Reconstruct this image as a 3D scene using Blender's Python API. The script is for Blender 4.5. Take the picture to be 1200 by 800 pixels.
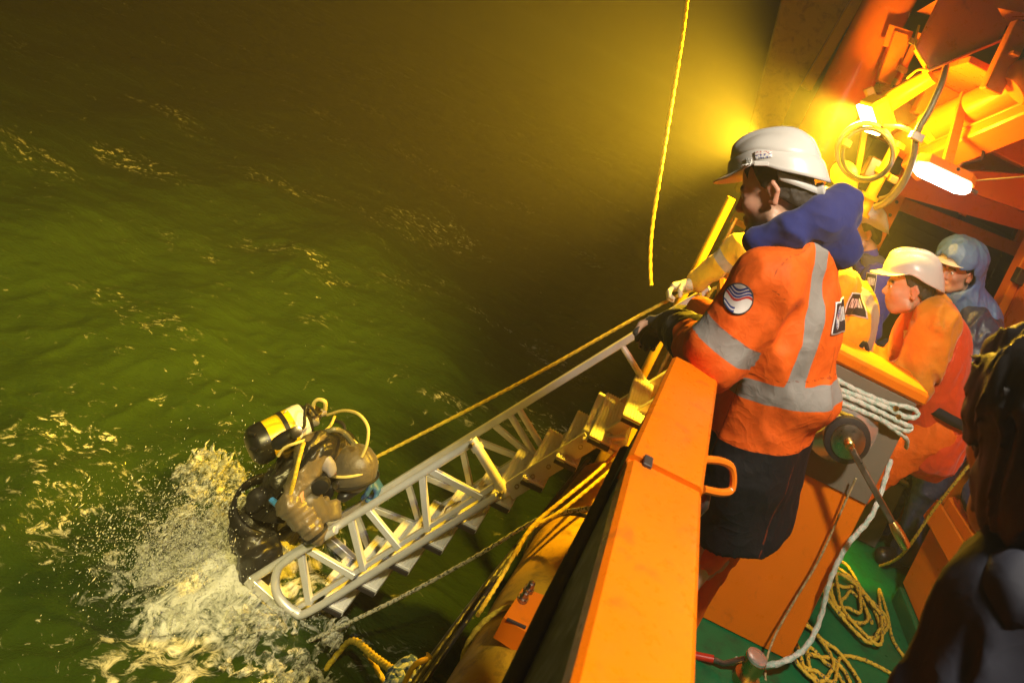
import bpy, bmesh, math, random
import numpy as np
from mathutils import Vector, Matrix
from mathutils.bvhtree import BVHTree

random.seed(7)
RNG = np.random.default_rng(11)
sc = bpy.context.scene
for o in list(bpy.data.objects):
    bpy.data.objects.remove(o)

# ------------------------------------------------------------------ camera
# World: X inboard (starboard of the rail), Y forward along the deck, Z up, deck plating at Z = 0.
CAM_Z = 1.75
F = 800.0                     # focal length in photo pixels (1200 px wide), 24 mm on a 36 mm frame
PPX, PPY = 836.0, 155.0       # where the forward direction falls in the photo: the lens is shifted
CR, SR = math.cos(math.atan(0.5)), math.sin(math.atan(0.5))   # hand-held roll
cd = bpy.data.cameras.new('camera')
cam = bpy.data.objects.new('camera', cd)
sc.collection.objects.link(cam)
cx, cy, cz = Vector((CR, 0, SR)), Vector((-SR, 0, CR)), Vector((0, -1, 0))
M = Matrix((cx, cy, cz)).transposed().to_4x4()
M.translation = Vector((0, 0, CAM_Z))
cam.matrix_world = M
cd.sensor_width = 36
cd.lens = F / 1200 * 36
cd.shift_x = (600 - PPX) / 1200
cd.shift_y = (PPY - 400) / 1200
cd.clip_start = 0.02
cd.clip_end = 600
cd.dof.use_dof = True
cd.dof.focus_distance = 2.6
cd.dof.aperture_fstop = 6.3
sc.camera = cam

# ------------------------------------------------------------------ night sky, exposure
w = bpy.data.worlds.new('World')
sc.world = w
w.use_nodes = True
nt = w.node_tree
sky = nt.nodes.new('ShaderNodeTexSky')
sky.sky_type = 'NISHITA'
sky.sun_disc = False
sky.sun_elevation = math.radians(-6)
sky.sun_rotation = math.radians(200)
nt.links.new(sky.outputs[0], nt.nodes['Background'].inputs[0])
nt.nodes['Background'].inputs[1].default_value = 0.005
sc.view_settings.view_transform = 'Standard'
sc.view_settings.look = 'None'
sc.view_settings.exposure = 0.0
sc.view_settings.gamma = 1.0
sc.view_settings.use_curve_mapping = False
sc.cycles.use_denoising = True
sc.cycles.max_bounces = 6
sc.cycles.diffuse_bounces = 3
sc.cycles.glossy_bounces = 3
sc.cycles.transmission_bounces = 4
sc.cycles.volume_bounces = 0
sc.cycles.transparent_max_bounces = 8
sc.cycles.sample_clamp_indirect = 4.0
sc.cycles.sample_clamp_direct = 0.0
sc.cycles.caustics_reflective = False
sc.cycles.caustics_refractive = False
sc.cycles.volume_step_rate = 4.0
sc.cycles.volume_max_steps = 64
sc.cycles.use_adaptive_sampling = True
sc.cycles.adaptive_threshold = 0.02

SODIUM = (1.0, 0.56, 0.018)
WHITE = (1.0, 0.87, 0.68)
HAZE_D = 0.013
LAMP_POS = Vector((0.60, 3.60, 2.18))          # the sodium work lamp beside the column
GATE_POS = Vector((0.37, 5.05, 1.80))           # sodium floodlight on the far side of the column, shining outboard
HAND_LAMP = Vector((-0.40, -2.2, 4.95))         # second, cool narrow beam beside the searchlight, trained on the ladder foot
DECK_POS = Vector((0.85, 0.35, 3.45))           # deck light on a bracket above the house side, out of frame
SEARCH_POS = Vector((-0.1, -2.2, 4.9))        # searchlight beside it, aimed at the ladder foot

def spot(name, pos, target, watts, color, angle, blend, radius):
    l = bpy.data.lights.new(name, 'SPOT')
    l.energy = watts; l.color = color; l.spot_size = math.radians(angle)
    l.spot_blend = blend; l.shadow_soft_size = radius
    o = bpy.data.objects.new(name, l); sc.collection.objects.link(o)
    o.location = pos
    o.rotation_euler = (Vector(target) - Vector(pos)).to_track_quat('-Z', 'Y').to_euler()
    return o
def point(name, pos, watts, color, radius):
    l = bpy.data.lights.new(name, 'POINT'); l.energy = watts; l.color = color; l.shadow_soft_size = radius
    o = bpy.data.objects.new(name, l); sc.collection.objects.link(o); o.location = pos
    return o
point('work_lamp_fill', Vector((0.80, 3.40, 2.20)), 85, SODIUM, 0.05)  # added fill, set apart from the lamp glass to brighten the crane
spot('work_lamp_light', LAMP_POS, (-0.5, 2.7, -0.2), 850, SODIUM, 125, 0.4, 0.05)
spot('gate_floodlight_light', GATE_POS, (-2.7, 5.2, 2.0), 5000, SODIUM, 146, 0.7, 0.08)
spot('deck_light_light', DECK_POS, (0.45, 1.90, 0.6), 780, WHITE, 95, 0.3, 0.12)
spot('searchlight_light', SEARCH_POS, (-2.6, 3.2, -1.2), 3900, (1.0, 0.80, 0.26), 38, 0.9, 0.08)
spot('narrow_beam_light', HAND_LAMP, (-0.58, 3.25, -0.72), 520, (0.70, 0.84, 1.0), 8, 0.9, 0.05)

# ------------------------------------------------------------------ helpers
def P(px, py, Y):
    """The point at distance Y along the deck that the photo shows at pixel (px, py)."""
    a, b = px - PPX, py - PPY
    return Vector(((CR * a + SR * b) / F * Y, Y, CAM_Z - (-SR * a + CR * b) / F * Y))

C = sc.collection.objects
def tag(o, label=None, cat=None, group=None, kind=None):
    if label: o['label'] = label
    if cat: o['category'] = cat
    if group: o['group'] = group
    if kind: o['kind'] = kind
    return o
def thing(name, loc, label, cat, group=None):
    o = bpy.data.objects.new(name, None); C.link(o)
    o.location = loc; o.empty_display_size = 0.1
    return tag(o, label, cat, group)
def wloc(o):
    v = Vector((0, 0, 0))
    while o is not None:
        v += o.location; o = o.parent
    return v
def link_mesh(me, name, m, parent=None, smooth=False):
    o = bpy.data.objects.new(name, me); C.link(o)
    for mm in (m if isinstance(m, (list, tuple)) else [m]):
        me.materials.append(mm)
    if smooth:
        me.polygons.foreach_set('use_smooth', [True] * len(me.polygons))
    if parent is not None:
        o.parent = parent
        off = wloc(parent)
        if off.length > 0: me.transform(Matrix.Translation(-off))
    return o

class MB:
    def __init__(s): s.v = []; s.f = []
    def add(s, v, f):
        n = len(s.v); s.v += [tuple(p) for p in v]; s.f += [tuple(i + n for i in q) for q in f]; return s
    def cbox(s, c, h, axes=None, ch=None):
        """box with chamfered edges; h half sizes, axes three unit vectors"""
        c = Vector(c); ax = axes or (Vector((1, 0, 0)), Vector((0, 1, 0)), Vector((0, 0, 1)))
        ch = min(h) * 0.15 if ch is None else min(ch, min(h) * 0.9)
        idx = {}; V = []; Fc = []
        S = [(a, b, d) for a in (-1, 1) for b in (-1, 1) for d in (-1, 1)]
        for k in range(3):
            for sg in S:
                q = [sg[j] * (h[j] if j == k else h[j] - ch) for j in range(3)]
                idx[k, sg] = len(V); V.append(c + ax[0] * q[0] + ax[1] * q[1] + ax[2] * q[2])
        for k in range(3):
            i, j = [(1, 2), (0, 2), (0, 1)][k]
            for sk in (-1, 1):
                def g(a, b):
                    t = [0, 0, 0]; t[k] = sk; t[i] = a; t[j] = b; return idx[k, tuple(t)]
                Fc.append((g(-1, -1), g(1, -1), g(1, 1), g(-1, 1)))
            for a in (-1, 1):
                for b in (-1, 1):
                    def g2(ax_, e):
                        t = [0, 0, 0]; t[k] = e; t[i] = a; t[j] = b; return idx[ax_, tuple(t)]
                    Fc.append((g2(i, -1), g2(i, 1), g2(j, 1), g2(j, -1)))
        for sg in S: Fc.append((idx[0, sg], idx[1, sg], idx[2, sg]))
        return s.add(V, Fc)
    def box(s, a, b, ch=0.004):
        a, b = Vector(a), Vector(b)
        h = [(b[i] - a[i]) / 2 for i in range(3)]
        return s.cbox((a + b) / 2, h, None, ch)
    def bar(s, p, q, w_, h_, up=(0, 0, 1), ch=None):
        p, q = Vector(p), Vector(q); d = (q - p); L = d.length; d.normalize()
        u = Vector(up); u = (u - d * u.dot(d))
        if u.length < 1e-4: u = Vector((0, 1, 0)) - d * d.y
        u.normalize(); r = d.cross(u)
        return s.cbox((p + q) / 2, (L / 2, w_ / 2, h_ / 2), (d, r, u), ch)
    def tube(s, pts, r, n=10, cap=True, lobes=0, twist=0.0, amp=0.0, closed=False):
        pts = [Vector(p) for p in pts]; m = len(pts)
        rr = r if isinstance(r, (list, tuple)) else [r] * m
        V = []; Fc = []; u = None; L = 0.0
        for i, p in enumerate(pts):
            if closed: t = pts[(i + 1) % m] - pts[(i - 1) % m]
            else: t = pts[min(i + 1, m - 1)] - pts[max(i - 1, 0)]
            t.normalize()
            if u is None:
                a = Vector((0, 0, 1)) if abs(t.z) < 0.9 else Vector((1, 0, 0))
                u = (a - t * a.dot(t)).normalized()
            else:
                u = u - t * u.dot(t)
                u = u.normalized() if u.length > 1e-6 else t.orthogonal().normalized()
            b = t.cross(u)
            if i: L += (p - pts[i - 1]).length
            for k in range(n):
                th = 2 * math.pi * k / n
                q = rr[i] * (1 + (amp * math.cos(lobes * th - twist * L) if lobes else 0))
                V.append(p + u * (q * math.cos(th)) + b * (q * math.sin(th)))
        for i in range(m if closed else m - 1):
            j = (i + 1) % m
            for k in range(n):
                Fc.append((i * n + k, i * n + (k + 1) % n, j * n + (k + 1) % n, j * n + k))
        if cap and not closed:
            Fc.append(tuple(range(n - 1, -1, -1))); Fc.append(tuple((m - 1) * n + k for k in range(n)))
        return s.add(V, Fc)
    def lathe(s, prof, o, d, n=32, closed=True):
        """profile of (distance along d, radius)"""
        o, d = Vector(o), Vector(d).normalized()
        u = d.orthogonal().normalized(); b = d.cross(u); V = []; Fc = []
        for (h, r) in prof:
            for k in range(n):
                th = 2 * math.pi * k / n
                V.append(o + d * h + u * (r * math.cos(th)) + b * (r * math.sin(th)))
        for i in range(len(prof) - 1):
            for k in range(n):
                Fc.append((i * n + k, i * n + (k + 1) % n, (i + 1) * n + (k + 1) % n, (i + 1) * n + k))
        if closed:
            Fc.append(tuple(range(n))); Fc.append(tuple((len(prof) - 1) * n + k for k in range(n)))
        return s.add(V, Fc)
    def prism(s, poly, ext):
        poly = [Vector(p) for p in poly]; e = Vector(ext); n = len(poly)
        V = poly + [p + e for p in poly]
        Fc = [tuple(range(n)), tuple(range(2 * n - 1, n - 1, -1))]
        Fc += [(i, (i + 1) % n, n + (i + 1) % n, n + i) for i in range(n)]
        return s.add(V, Fc)
    def mesh(s, name):
        me = bpy.data.meshes.new(name); me.from_pydata(s.v, [], s.f)
        bm = bmesh.new(); bm.from_mesh(me)
        bmesh.ops.recalc_face_normals(bm, faces=bm.faces); bm.to_mesh(me); bm.free()
        return me
    def build(s, name, m, parent=None, smooth=False):
        me = s.mesh(name)
        o = link_mesh(me, name, m, parent, smooth)
        if smooth == 'auto' or smooth:
            me.polygons.foreach_set('use_smooth', [True] * len(me.polygons))
            try: me.set_sharp_from_angle(angle=math.radians(38))
            except Exception: pass
        return o

def band_mb(pts, up, half, closed=False):
    """flat strap through pts, half-width along up"""
    mb = MB(); n = len(pts); up = [Vector(up)] * n if not isinstance(up, list) else up
    V_ = [p - u * half for p, u in zip(pts, up)] + [p + u * half for p, u in zip(pts, up)]
    return mb.add(V_, [(i, (i + 1) % n, n + (i + 1) % n, n + i) for i in range(n if closed else n - 1)])
def smooth_path(ctrl, n=8, closed=False):
    """Catmull-Rom through control points"""
    ctrl = [Vector(p) for p in ctrl]; m = len(ctrl); out = []
    for i in range(m if closed else m - 1):
        if closed: p0, p1, p2, p3 = ctrl[(i - 1) % m], ctrl[i], ctrl[(i + 1) % m], ctrl[(i + 2) % m]
        else: p0, p1, p2, p3 = ctrl[max(i - 1, 0)], ctrl[i], ctrl[i + 1], ctrl[min(i + 2, m - 1)]
        for k in range(n):
            t = k / n
            out.append(0.5 * ((2 * p1) + (p2 - p0) * t + (2 * p0 - 5 * p1 + 4 * p2 - p3) * t * t + (3 * p1 - p0 - 3 * p2 + p3) * t ** 3))
    if not closed: out.append(ctrl[-1])
    return out
def resample(pts, step):
    out = [pts[0]]; acc = 0
    for a, b in zip(pts, pts[1:]):
        L = (b - a).length
        if L < 1e-9: continue
        t = step - acc
        while t <= L:
            out.append(a + (b - a) * (t / L)); t += step
        acc = (acc + L) % step
    if (out[-1] - pts[-1]).length > step * 0.3: out.append(pts[-1])
    return out
def rope_mb(ctrl, r, n=8, closed=False, strands=3, amp=0.16, pitch=5.0, mb=None):
    pts = resample(smooth_path(ctrl, n, closed), r * 1.3)
    mb = mb or MB()
    return mb.tube(pts, r, 9, lobes=strands, twist=2 * math.pi / (r * pitch), amp=amp)

# ------------------------------------------------------------------ materials
def nmat(name):
    m = bpy.data.materials.new(name); m.use_nodes = True
    return m, m.node_tree, m.node_tree.nodes['Principled BSDF']
def N(t, typ, **kw):
    n = t.nodes.new(typ)
    for k, v in kw.items():
        if k in n.inputs: n.inputs[k].default_value = v
        else: setattr(n, k, v)
    return n
def rgba(c): return (c[0], c[1], c[2], 1.0)
def ramp(t, fac, stops):
    r = N(t, 'ShaderNodeValToRGB'); e = r.color_ramp.elements
    while len(e) < len(stops): e.new(0.5)
    for q, (p, c) in zip(e, stops): q.position = p; q.color = rgba(c) if len(c) == 3 else c
    t.links.new(fac, r.inputs[0]); return r.outputs[0]
def noise_out(t, scale, detail=4, rough=0.55, vec=None, dist=0.0):
    n = N(t, 'ShaderNodeTexNoise'); n.inputs['Scale'].default_value = scale
    n.inputs['Detail'].default_value = detail; n.inputs['Roughness'].default_value = rough
    n.inputs['Distortion'].default_value = dist
    if vec is not None: t.links.new(vec, n.inputs['Vector'])
    return n.outputs['Fac']
def objco(t): return N(t, 'ShaderNodeTexCoord').outputs['Object']
def mixc(t, fac, a, b, blend='MIX'):
    m = N(t, 'ShaderNodeMix'); m.data_type = 'RGBA'; m.blend_type = blend
    for s_, v in ((m.inputs[0], fac), (m.inputs[6], a), (m.inputs[7], b)):
        if hasattr(v, 'links'): t.links.new(v, s_)
        else: s_.default_value = v if not isinstance(v, (tuple, list)) else rgba(v)
    return m.outputs[2]
def mth(t, op, a, b=0.0, clamp=False):
    m = N(t, 'ShaderNodeMath'); m.operation = op; m.use_clamp = clamp
    for s_, v in ((m.inputs[0], a), (m.inputs[1], b)):
        if hasattr(v, 'links'): t.links.new(v, s_)
        else: s_.default_value = v
    return m.outputs[0]
def bump(t, b, h, strength=0.3, dist=0.01):
    n = N(t, 'ShaderNodeBump'); n.inputs['Strength'].default_value = strength; n.inputs['Distance'].default_value = dist
    t.links.new(h, n.inputs['Height']); t.links.new(n.outputs[0], b.inputs['Normal']); return n
def attr(t, name):
    a = N(t, 'ShaderNodeAttribute'); a.attribute_name = name; return a.outputs['Fac']

def paint(name, col, rough=0.38, dirt=(0.10, 0.045, 0.015), amount=0.35, scale=6.0, metal=0.0, bmp=0.12):
    """brush-painted steel: uneven tone, scuffs and dirty spots of their own, slight orange-peel"""
    m, t, b = nmat(name); co = objco(t)
    big = noise_out(t, scale * 0.35, 3, 0.5, co); fine = noise_out(t, scale * 4, 6, 0.65, co); sp = noise_out(t, scale * 1.7, 8, 0.72, co, 0.4)
    c1 = mixc(t, big, tuple(x * 0.82 for x in col), tuple(min(1, x * 1.12) for x in col))
    k = ramp(t, sp, [(0.60 - amount * 0.1, (0, 0, 0)), (0.76, (1, 1, 1))])
    c2 = mixc(t, mth(t, 'MULTIPLY', k, min(1.0, amount * 1.6)), c1, dirt)
    t.links.new(c2, b.inputs['Base Color'])
    t.links.new(ramp(t, fine, [(0.3, (rough * 0.75,) * 3), (0.7, (min(1, rough * 1.35),) * 3)]), b.inputs['Roughness'])
    b.inputs['Metallic'].default_value = metal; b.inputs['Specular IOR Level'].default_value = 0.35
    h = mth(t, 'ADD', mth(t, 'MULTIPLY', fine, 0.4), noise_out(t, scale * 0.9, 3, 0.5, co))
    bump(t, b, h, bmp, 0.01)
    return m
def metal(name, col, rough=0.3, scr=0.3, bmp=0.05):
    m, t, b = nmat(name); co = objco(t)
    f = noise_out(t, 14, 6, 0.65, co); g = noise_out(t, 60, 4, 0.6, co)
    t.links.new(mixc(t, f, tuple(x * 0.72 for x in col), col), b.inputs['Base Color'])
    t.links.new(ramp(t, f, [(0.3, (max(0.02, rough - scr * 0.4),) * 3), (0.75, (rough + scr * 0.6,) * 3)]), b.inputs['Roughness'])
    b.inputs['Metallic'].default_value = 1.0
    bump(t, b, g, bmp, 0.004)
    return m
def plain(name, col, rough=0.5, var=0.25, scale=12, bmp=0.1, metal_=0.0, sheen=0.0, spec=0.5):
    m, t, b = nmat(name); co = objco(t)
    f = noise_out(t, scale, 5, 0.6, co)
    t.links.new(mixc(t, f, tuple(x * (1 - var) for x in col), tuple(min(1, x * (1 + var)) for x in col)), b.inputs['Base Color'])
    b.inputs['Roughness'].default_value = rough; b.inputs['Metallic'].default_value = metal_
    b.inputs['Specular IOR Level'].default_value = spec
    if sheen: b.inputs['Sheen Weight'].default_value = sheen
    bump(t, b, noise_out(t, scale * 5, 4, 0.6, co), bmp, 0.004)
    return m
def rope_mat(name, a, b_, scale=60, flecks=0.5):
    """laid rope: two yarn colours and a little grime"""
    m, t, b = nmat(name); co = objco(t)
    f = noise_out(t, scale, 2, 0.5, co); k = ramp(t, f, [(flecks - 0.03, (0, 0, 0)), (flecks + 0.03, (1, 1, 1))])
    c = mixc(t, k, a, b_)
    g = noise_out(t, 9, 5, 0.6, co)
    t.links.new(mixc(t, mth(t, 'MULTIPLY', g, 0.25), c, (0.12, 0.10, 0.06)), b.inputs['Base Color'])
    b.inputs['Roughness'].default_value = 0.75
    bump(t, b, noise_out(t, 220, 2, 0.5, co), 0.3, 0.002)
    return m
def emit(name, col, s):
    m, t, b = nmat(name)
    b.inputs['Base Color'].default_value = rgba((0.8, 0.8, 0.8))
    b.inputs['Emission Color'].default_value = rgba(col); b.inputs['Emission Strength'].default_value = s
    return m

ORANGE = paint('orange_hull_paint', (0.78, 0.185, 0.004), 0.33, (0.16, 0.05, 0.012), 0.28, 5)
CAP_P = paint('worn_orange_cap_paint', (0.78, 0.165, 0.002), 0.30, (0.16, 0.045, 0.012), 0.42, 11, bmp=0.2)
ORANGE_D = paint('red_orange_structure_paint', (0.72, 0.165, 0.008), 0.30, (0.12, 0.035, 0.012), 0.3, 5)
YELLOW_P = paint('yellow_steel_paint', (0.75, 0.42, 0.012), 0.35, (0.14, 0.07, 0.01), 0.3, 6)
FENDER_M = paint('dirty_yellow_fender_paint', (0.56, 0.32, 0.010), 0.5, (0.035, 0.022, 0.008), 1.0, 6.5, bmp=0.35)
CREAM_P = paint('ochre_weathered_plate', (0.50, 0.36, 0.075), 0.75, (0.16, 0.12, 0.04), 1.0, 6.0, bmp=0.3)
GREY_P = paint('dull_grey_plate', (0.17, 0.150, 0.115), 0.55, (0.12, 0.10, 0.07), 0.5, 7)
GREEN_D = paint('green_deck_paint', (0.006, 0.150, 0.050), 0.34, (0.016, 0.035, 0.02), 1.0, 6.0, bmp=0.25)
DARK_STEEL = paint('dark_steel', (0.045, 0.035, 0.03), 0.5, (0.10, 0.04, 0.02), 0.4, 8)
RUBBER = plain('black_rubber', (0.018, 0.014, 0.016), 0.6, 0.3, 20, 0.2)
ALU = metal('aluminium', (0.80, 0.79, 0.76), 0.40, 0.3)
ALU.node_tree.nodes['Principled BSDF'].inputs['Metallic'].default_value = 0.35
ALU_T = paint('ribbed_tread_aluminium', (0.74, 0.73, 0.70), 0.45, (0.36, 0.33, 0.27), 0.45, 9)
STEEL = metal('stainless_steel', (0.80, 0.78, 0.75), 0.16, 0.15, 0.02)
STEEL.node_tree.nodes['Principled BSDF'].inputs['Metallic'].default_value = 0.7
STEEL_D = metal('worn_steel', (0.42, 0.36, 0.30), 0.35, 0.3)
BRASS = metal('brass', (0.72, 0.50, 0.16), 0.3, 0.2)
ROPE_W = rope_mat('white_green_rope', (0.64, 0.68, 0.60), (0.40, 0.60, 0.52), 70, 0.52)
ROPE_Y = rope_mat('yellow_rope_black_flecks', (0.72, 0.50, 0.03), (0.10, 0.09, 0.05), 90, 0.60)
ROPE_YP = rope_mat('plain_yellow_rope', (0.80, 0.60, 0.03), (0.62, 0.42, 0.02), 60, 0.5)
ROPE_BW = rope_mat('pale_rope_dark_flecks', (0.72, 0.70, 0.55), (0.10, 0.12, 0.06), 90, 0.56)
LINE_T = rope_mat('tan_thin_line', (0.52, 0.40, 0.20), (0.34, 0.26, 0.12), 60, 0.5)
HOSE = plain('olive_rubber_hose', (0.13, 0.12, 0.07), 0.4, 0.3, 15)
HOSE_B = plain('black_rubber_hose', (0.02, 0.02, 0.018), 0.35, 0.3, 15)
# ================================================================== SETTING
# ---- numpy noise
_LAT = RNG.random((48, 48, 48)).astype(np.float32) * 2 - 1
def vnoise(p):
    """periodic value noise, p (...,3) -> -1..1"""
    i = np.floor(p).astype(np.int64); f = p - i; f = f * f * (3 - 2 * f)
    out = 0
    for dx in (0, 1):
        wx = f[..., 0] if dx else 1 - f[..., 0]
        for dy in (0, 1):
            wy = f[..., 1] if dy else 1 - f[..., 1]
            for dz in (0, 1):
                wz = f[..., 2] if dz else 1 - f[..., 2]
                out = out + wx * wy * wz * _LAT[(i[..., 0] + dx) % 48, (i[..., 1] + dy) % 48, (i[..., 2] + dz) % 48]
    return out
def fbm(p, oct=4, gain=0.5):
    a, s, o = 1.0, 1.0, 0
    for k in range(oct):
        o = o + a * vnoise(p * s + 17.3 * k); a *= gain; s *= 2.03
    return o

WATER_Z = -1.2
SPL = Vector((-1.12, 3.22, WATER_Z))            # where the diver churns the water

def water_height(x, y):
    """wind waves in metres above the still level"""
    z = np.zeros_like(x)
    for (amp, lam, ang, ph) in ((0.055, 4.6, 0.5, 0.3), (0.035, 2.7, 1.1, 1.9), (0.022, 1.6, 0.1, 4.0), (0.014, 0.9, 0.8, 2.2), (0.007, 0.52, 1.7, 0.7)):
        k = 2 * math.pi / lam
        s_ = np.sin(k * (x * math.cos(ang) + y * math.sin(ang)) + ph + 0.9 * vnoise(np.stack([x * .35 + ph, y * .35, x * 0 + ph], -1)))
        z += amp * (s_ - 0.25 * (1 - s_ * s_))
    q = np.stack([x * 1.4, y * 1.9, x * 0 + 3.1], -1)
    z += 0.028 * fbm(q, 4, 0.5) + 0.010 * (1 - 2 * np.abs(vnoise(q * 5.1)))
    return z

def build_water():
    n = 620
    t = np.linspace(-1, 1, n)
    gx = -2.2 + 0.72 * np.sinh(t * 5.2) / np.sinh(1) * 1.18
    gy = 3.4 + 0.72 * np.sinh(t * 5.2) / np.sinh(1) * 1.18
    X, Y = np.meshgrid(gx, gy, indexing='ij')
    d = np.hypot(X + 1.5, Y - 3.5)
    fade = np.exp(-(np.maximum(d - 12, 0) / 25) ** 2)
    Z = WATER_Z + water_height(X, Y) * fade
    # churned hump and ripples round the diver
    ds = np.hypot((X - SPL.x), (Y - SPL.y))
    ang = np.arctan2(Y - SPL.y, X - SPL.x)
    edge = 0.50 + 0.2 * vnoise(np.stack([np.cos(ang) * 2, np.sin(ang) * 2, ang * 0], -1))
    core = np.clip(1.25 - ds / edge, 0, 1)
    lump = fbm(np.stack([X * 7, Y * 7, X * 0], -1), 5, 0.6)
    Z += core * (0.05 + 0.07 * lump) + 0.02 * np.exp(-(ds / 1.6) ** 2) * np.sin(ds * 14)
    foam = core * 0.42 + 0.08 * np.exp(-((X - SPL.x + 0.45) ** 2 + (Y - SPL.y) ** 2) / 1.3 ** 2)
    me = bpy.data.meshes.new('water')
    V = np.stack([X, Y, Z], -1).reshape(-1, 3)
    i = np.arange(n * n).reshape(n, n)
    Q = np.stack([i[:-1, :-1], i[1:, :-1], i[1:, 1:], i[:-1, 1:]], -1).reshape(-1, 4)
    mesh_from(me, V, Q)
    a = me.attributes.new('foam', 'FLOAT', 'POINT'); a.data.foreach_set('value', foam.astype(np.float32).ravel())
    return tag(link_mesh(me, 'water', water_mat(), None, True), 'dark green night sea with drifting foam', None, None, 'structure')

def mesh_from(me, V, Q):
    V = np.ascontiguousarray(V, dtype=np.float32); Q = np.ascontiguousarray(Q, dtype=np.int32)
    k = Q.shape[1]
    me.vertices.add(len(V)); me.vertices.foreach_set('co', V.ravel())
    me.loops.add(Q.size); me.loops.foreach_set('vertex_index', Q.ravel())
    me.polygons.add(len(Q)); me.polygons.foreach_set('loop_start', np.arange(0, Q.size, k, dtype=np.int32))
    me.update(calc_edges=True); me.validate()

def water_mat():
    m, t, b = nmat('sea_water'); co = objco(t)
    # torn flecks of foam: ridged noise kept only inside loose patches, plus the churned patch
    mp = N(t, 'ShaderNodeMapping'); mp.inputs['Scale'].default_value = (1.0, 1.7, 1.0); mp.inputs['Rotation'].default_value = (0, 0, 0.5)
    t.links.new(co, mp.inputs[0]); v = mp.outputs[0]
    patch = noise_out(t, 0.62, 3, 0.55, v); fine = noise_out(t, 13, 8, 0.72, v, 0.8)
    ridge = mth(t, 'SUBTRACT', 1.0, mth(t, 'ABSOLUTE', mth(t, 'MULTIPLY', mth(t, 'SUBTRACT', noise_out(t, 3.2, 6, 0.62, v, 0.5), 0.5), 5.5)))
    pk = ramp(t, patch, [(0.565, (0, 0, 0)), (0.68, (1, 1, 1))])
    fleck = mth(t, 'MULTIPLY', mth(t, 'MULTIPLY', ramp(t, ridge, [(0.72, (0, 0, 0)), (0.93, (1, 1, 1))]), pk), ramp(t, fine, [(0.53, (0, 0, 0)), (0.60, (1, 1, 1))]))
    fo = attr(t, 'foam')
    web = noise_out(t, 9, 7, 0.7, co, 1.2)
    churn = ramp(t, mth(t, 'SUBTRACT', mth(t, 'ADD', fo, mth(t, 'MULTIPLY', web, 1.5)), 0.35), [(0.62, (0, 0, 0)), (0.86, (1, 1, 1))])
    mask = mth(t, 'MAXIMUM', fleck, churn)
    big = noise_out(t, 0.5, 3, 0.5, co)
    base = mixc(t, big, (0.014, 0.031, 0.004), (0.023, 0.046, 0.006))
    t.links.new(mixc(t, mask, base, (0.62, 0.63, 0.56)), b.inputs['Base Color'])
    t.links.new(ramp(t, mask, [(0, (0.10,) * 3), (1, (0.6,) * 3)]), b.inputs['Roughness'])
    b.inputs['IOR'].default_value = 1.33
    h = mth(t, 'ADD', mth(t, 'ADD', noise_out(t, 5.5, 6, 0.6, v, 0.3), mth(t, 'MULTIPLY', noise_out(t, 24, 5, 0.65, v, 0.4), 0.34)), mth(t, 'MULTIPLY', mask, 0.5))
    bump(t, b, h, 0.35, 0.06)
    return m
build_water()

# ---- deck, hull side
def hull_x(y): return 0.115 if y < 1.1 else 0.115 + (y - 1.1) * 0.083
mb = MB(); dp = [(hull_x(y) + 0.165, y, 0.0) for y in (-2.0, 1.1, 4.0, 9.0)] + [(5.0, 9.0, 0.0), (5.0, -2.0, 0.0)]
mb.prism(dp, (0, 0, -0.08))
tag(mb.build('deck', GREEN_D), 'green painted steel deck', None, None, 'structure')
def hull_x(y): return 0.115 if y < 1.1 else 0.115 + (y - 1.1) * 0.083
def strip(ys, xo, z0, z1, thick):
    """plate along the curving hull side, outer face at hull_x + xo"""
    mb = MB()
    for a, b_ in zip(ys, ys[1:]):
        pa, pb = hull_x(a) + xo, hull_x(b_) + xo
        mb.add([(pa, a, z0), (pb, b_, z0), (pb, b_, z1), (pa, a, z1), (pa + thick, a, z0), (pb + thick, b_, z0), (pb + thick, b_, z1), (pa + thick, a, z1)],
               [(0, 1, 2, 3), (4, 5, 6, 7), (3, 2, 6, 7), (0, 1, 5, 4)] + ([(0, 3, 7, 4)] if a == ys[0] else []) + ([(1, 2, 6, 5)] if b_ == ys[-1] else []))
    return mb
hl = thing('ship_side', (0.3, 2, WATER_Z), 'ochre lit ship side below the fender line', 'hull')
strip([-2, 0, 1.1, 2.5, 4, 6, 8.8], 0.20, -2.4, -0.09, 0.05).build('side_plate', ORANGE_D, hl)
strip([-2, 0, 1.1, 2.5, 4, 6, 8.8], 0.06, -0.088, 0.05, 0.10).build('deck_edge', YELLOW_P, hl)

# ---- near bulwark with its wide orange capping
bw = thing('bulwark', (0.18, 0.5, 0), 'orange steel bulwark with wide cap running up from the bottom edge', 'bulwark')
CAPZ = 1.2
strip([-1.5, 0, 1.1, 1.70], 0.055, 0.05, 1.150, 0.012).build('bulwark_plate', ORANGE, bw)
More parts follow.
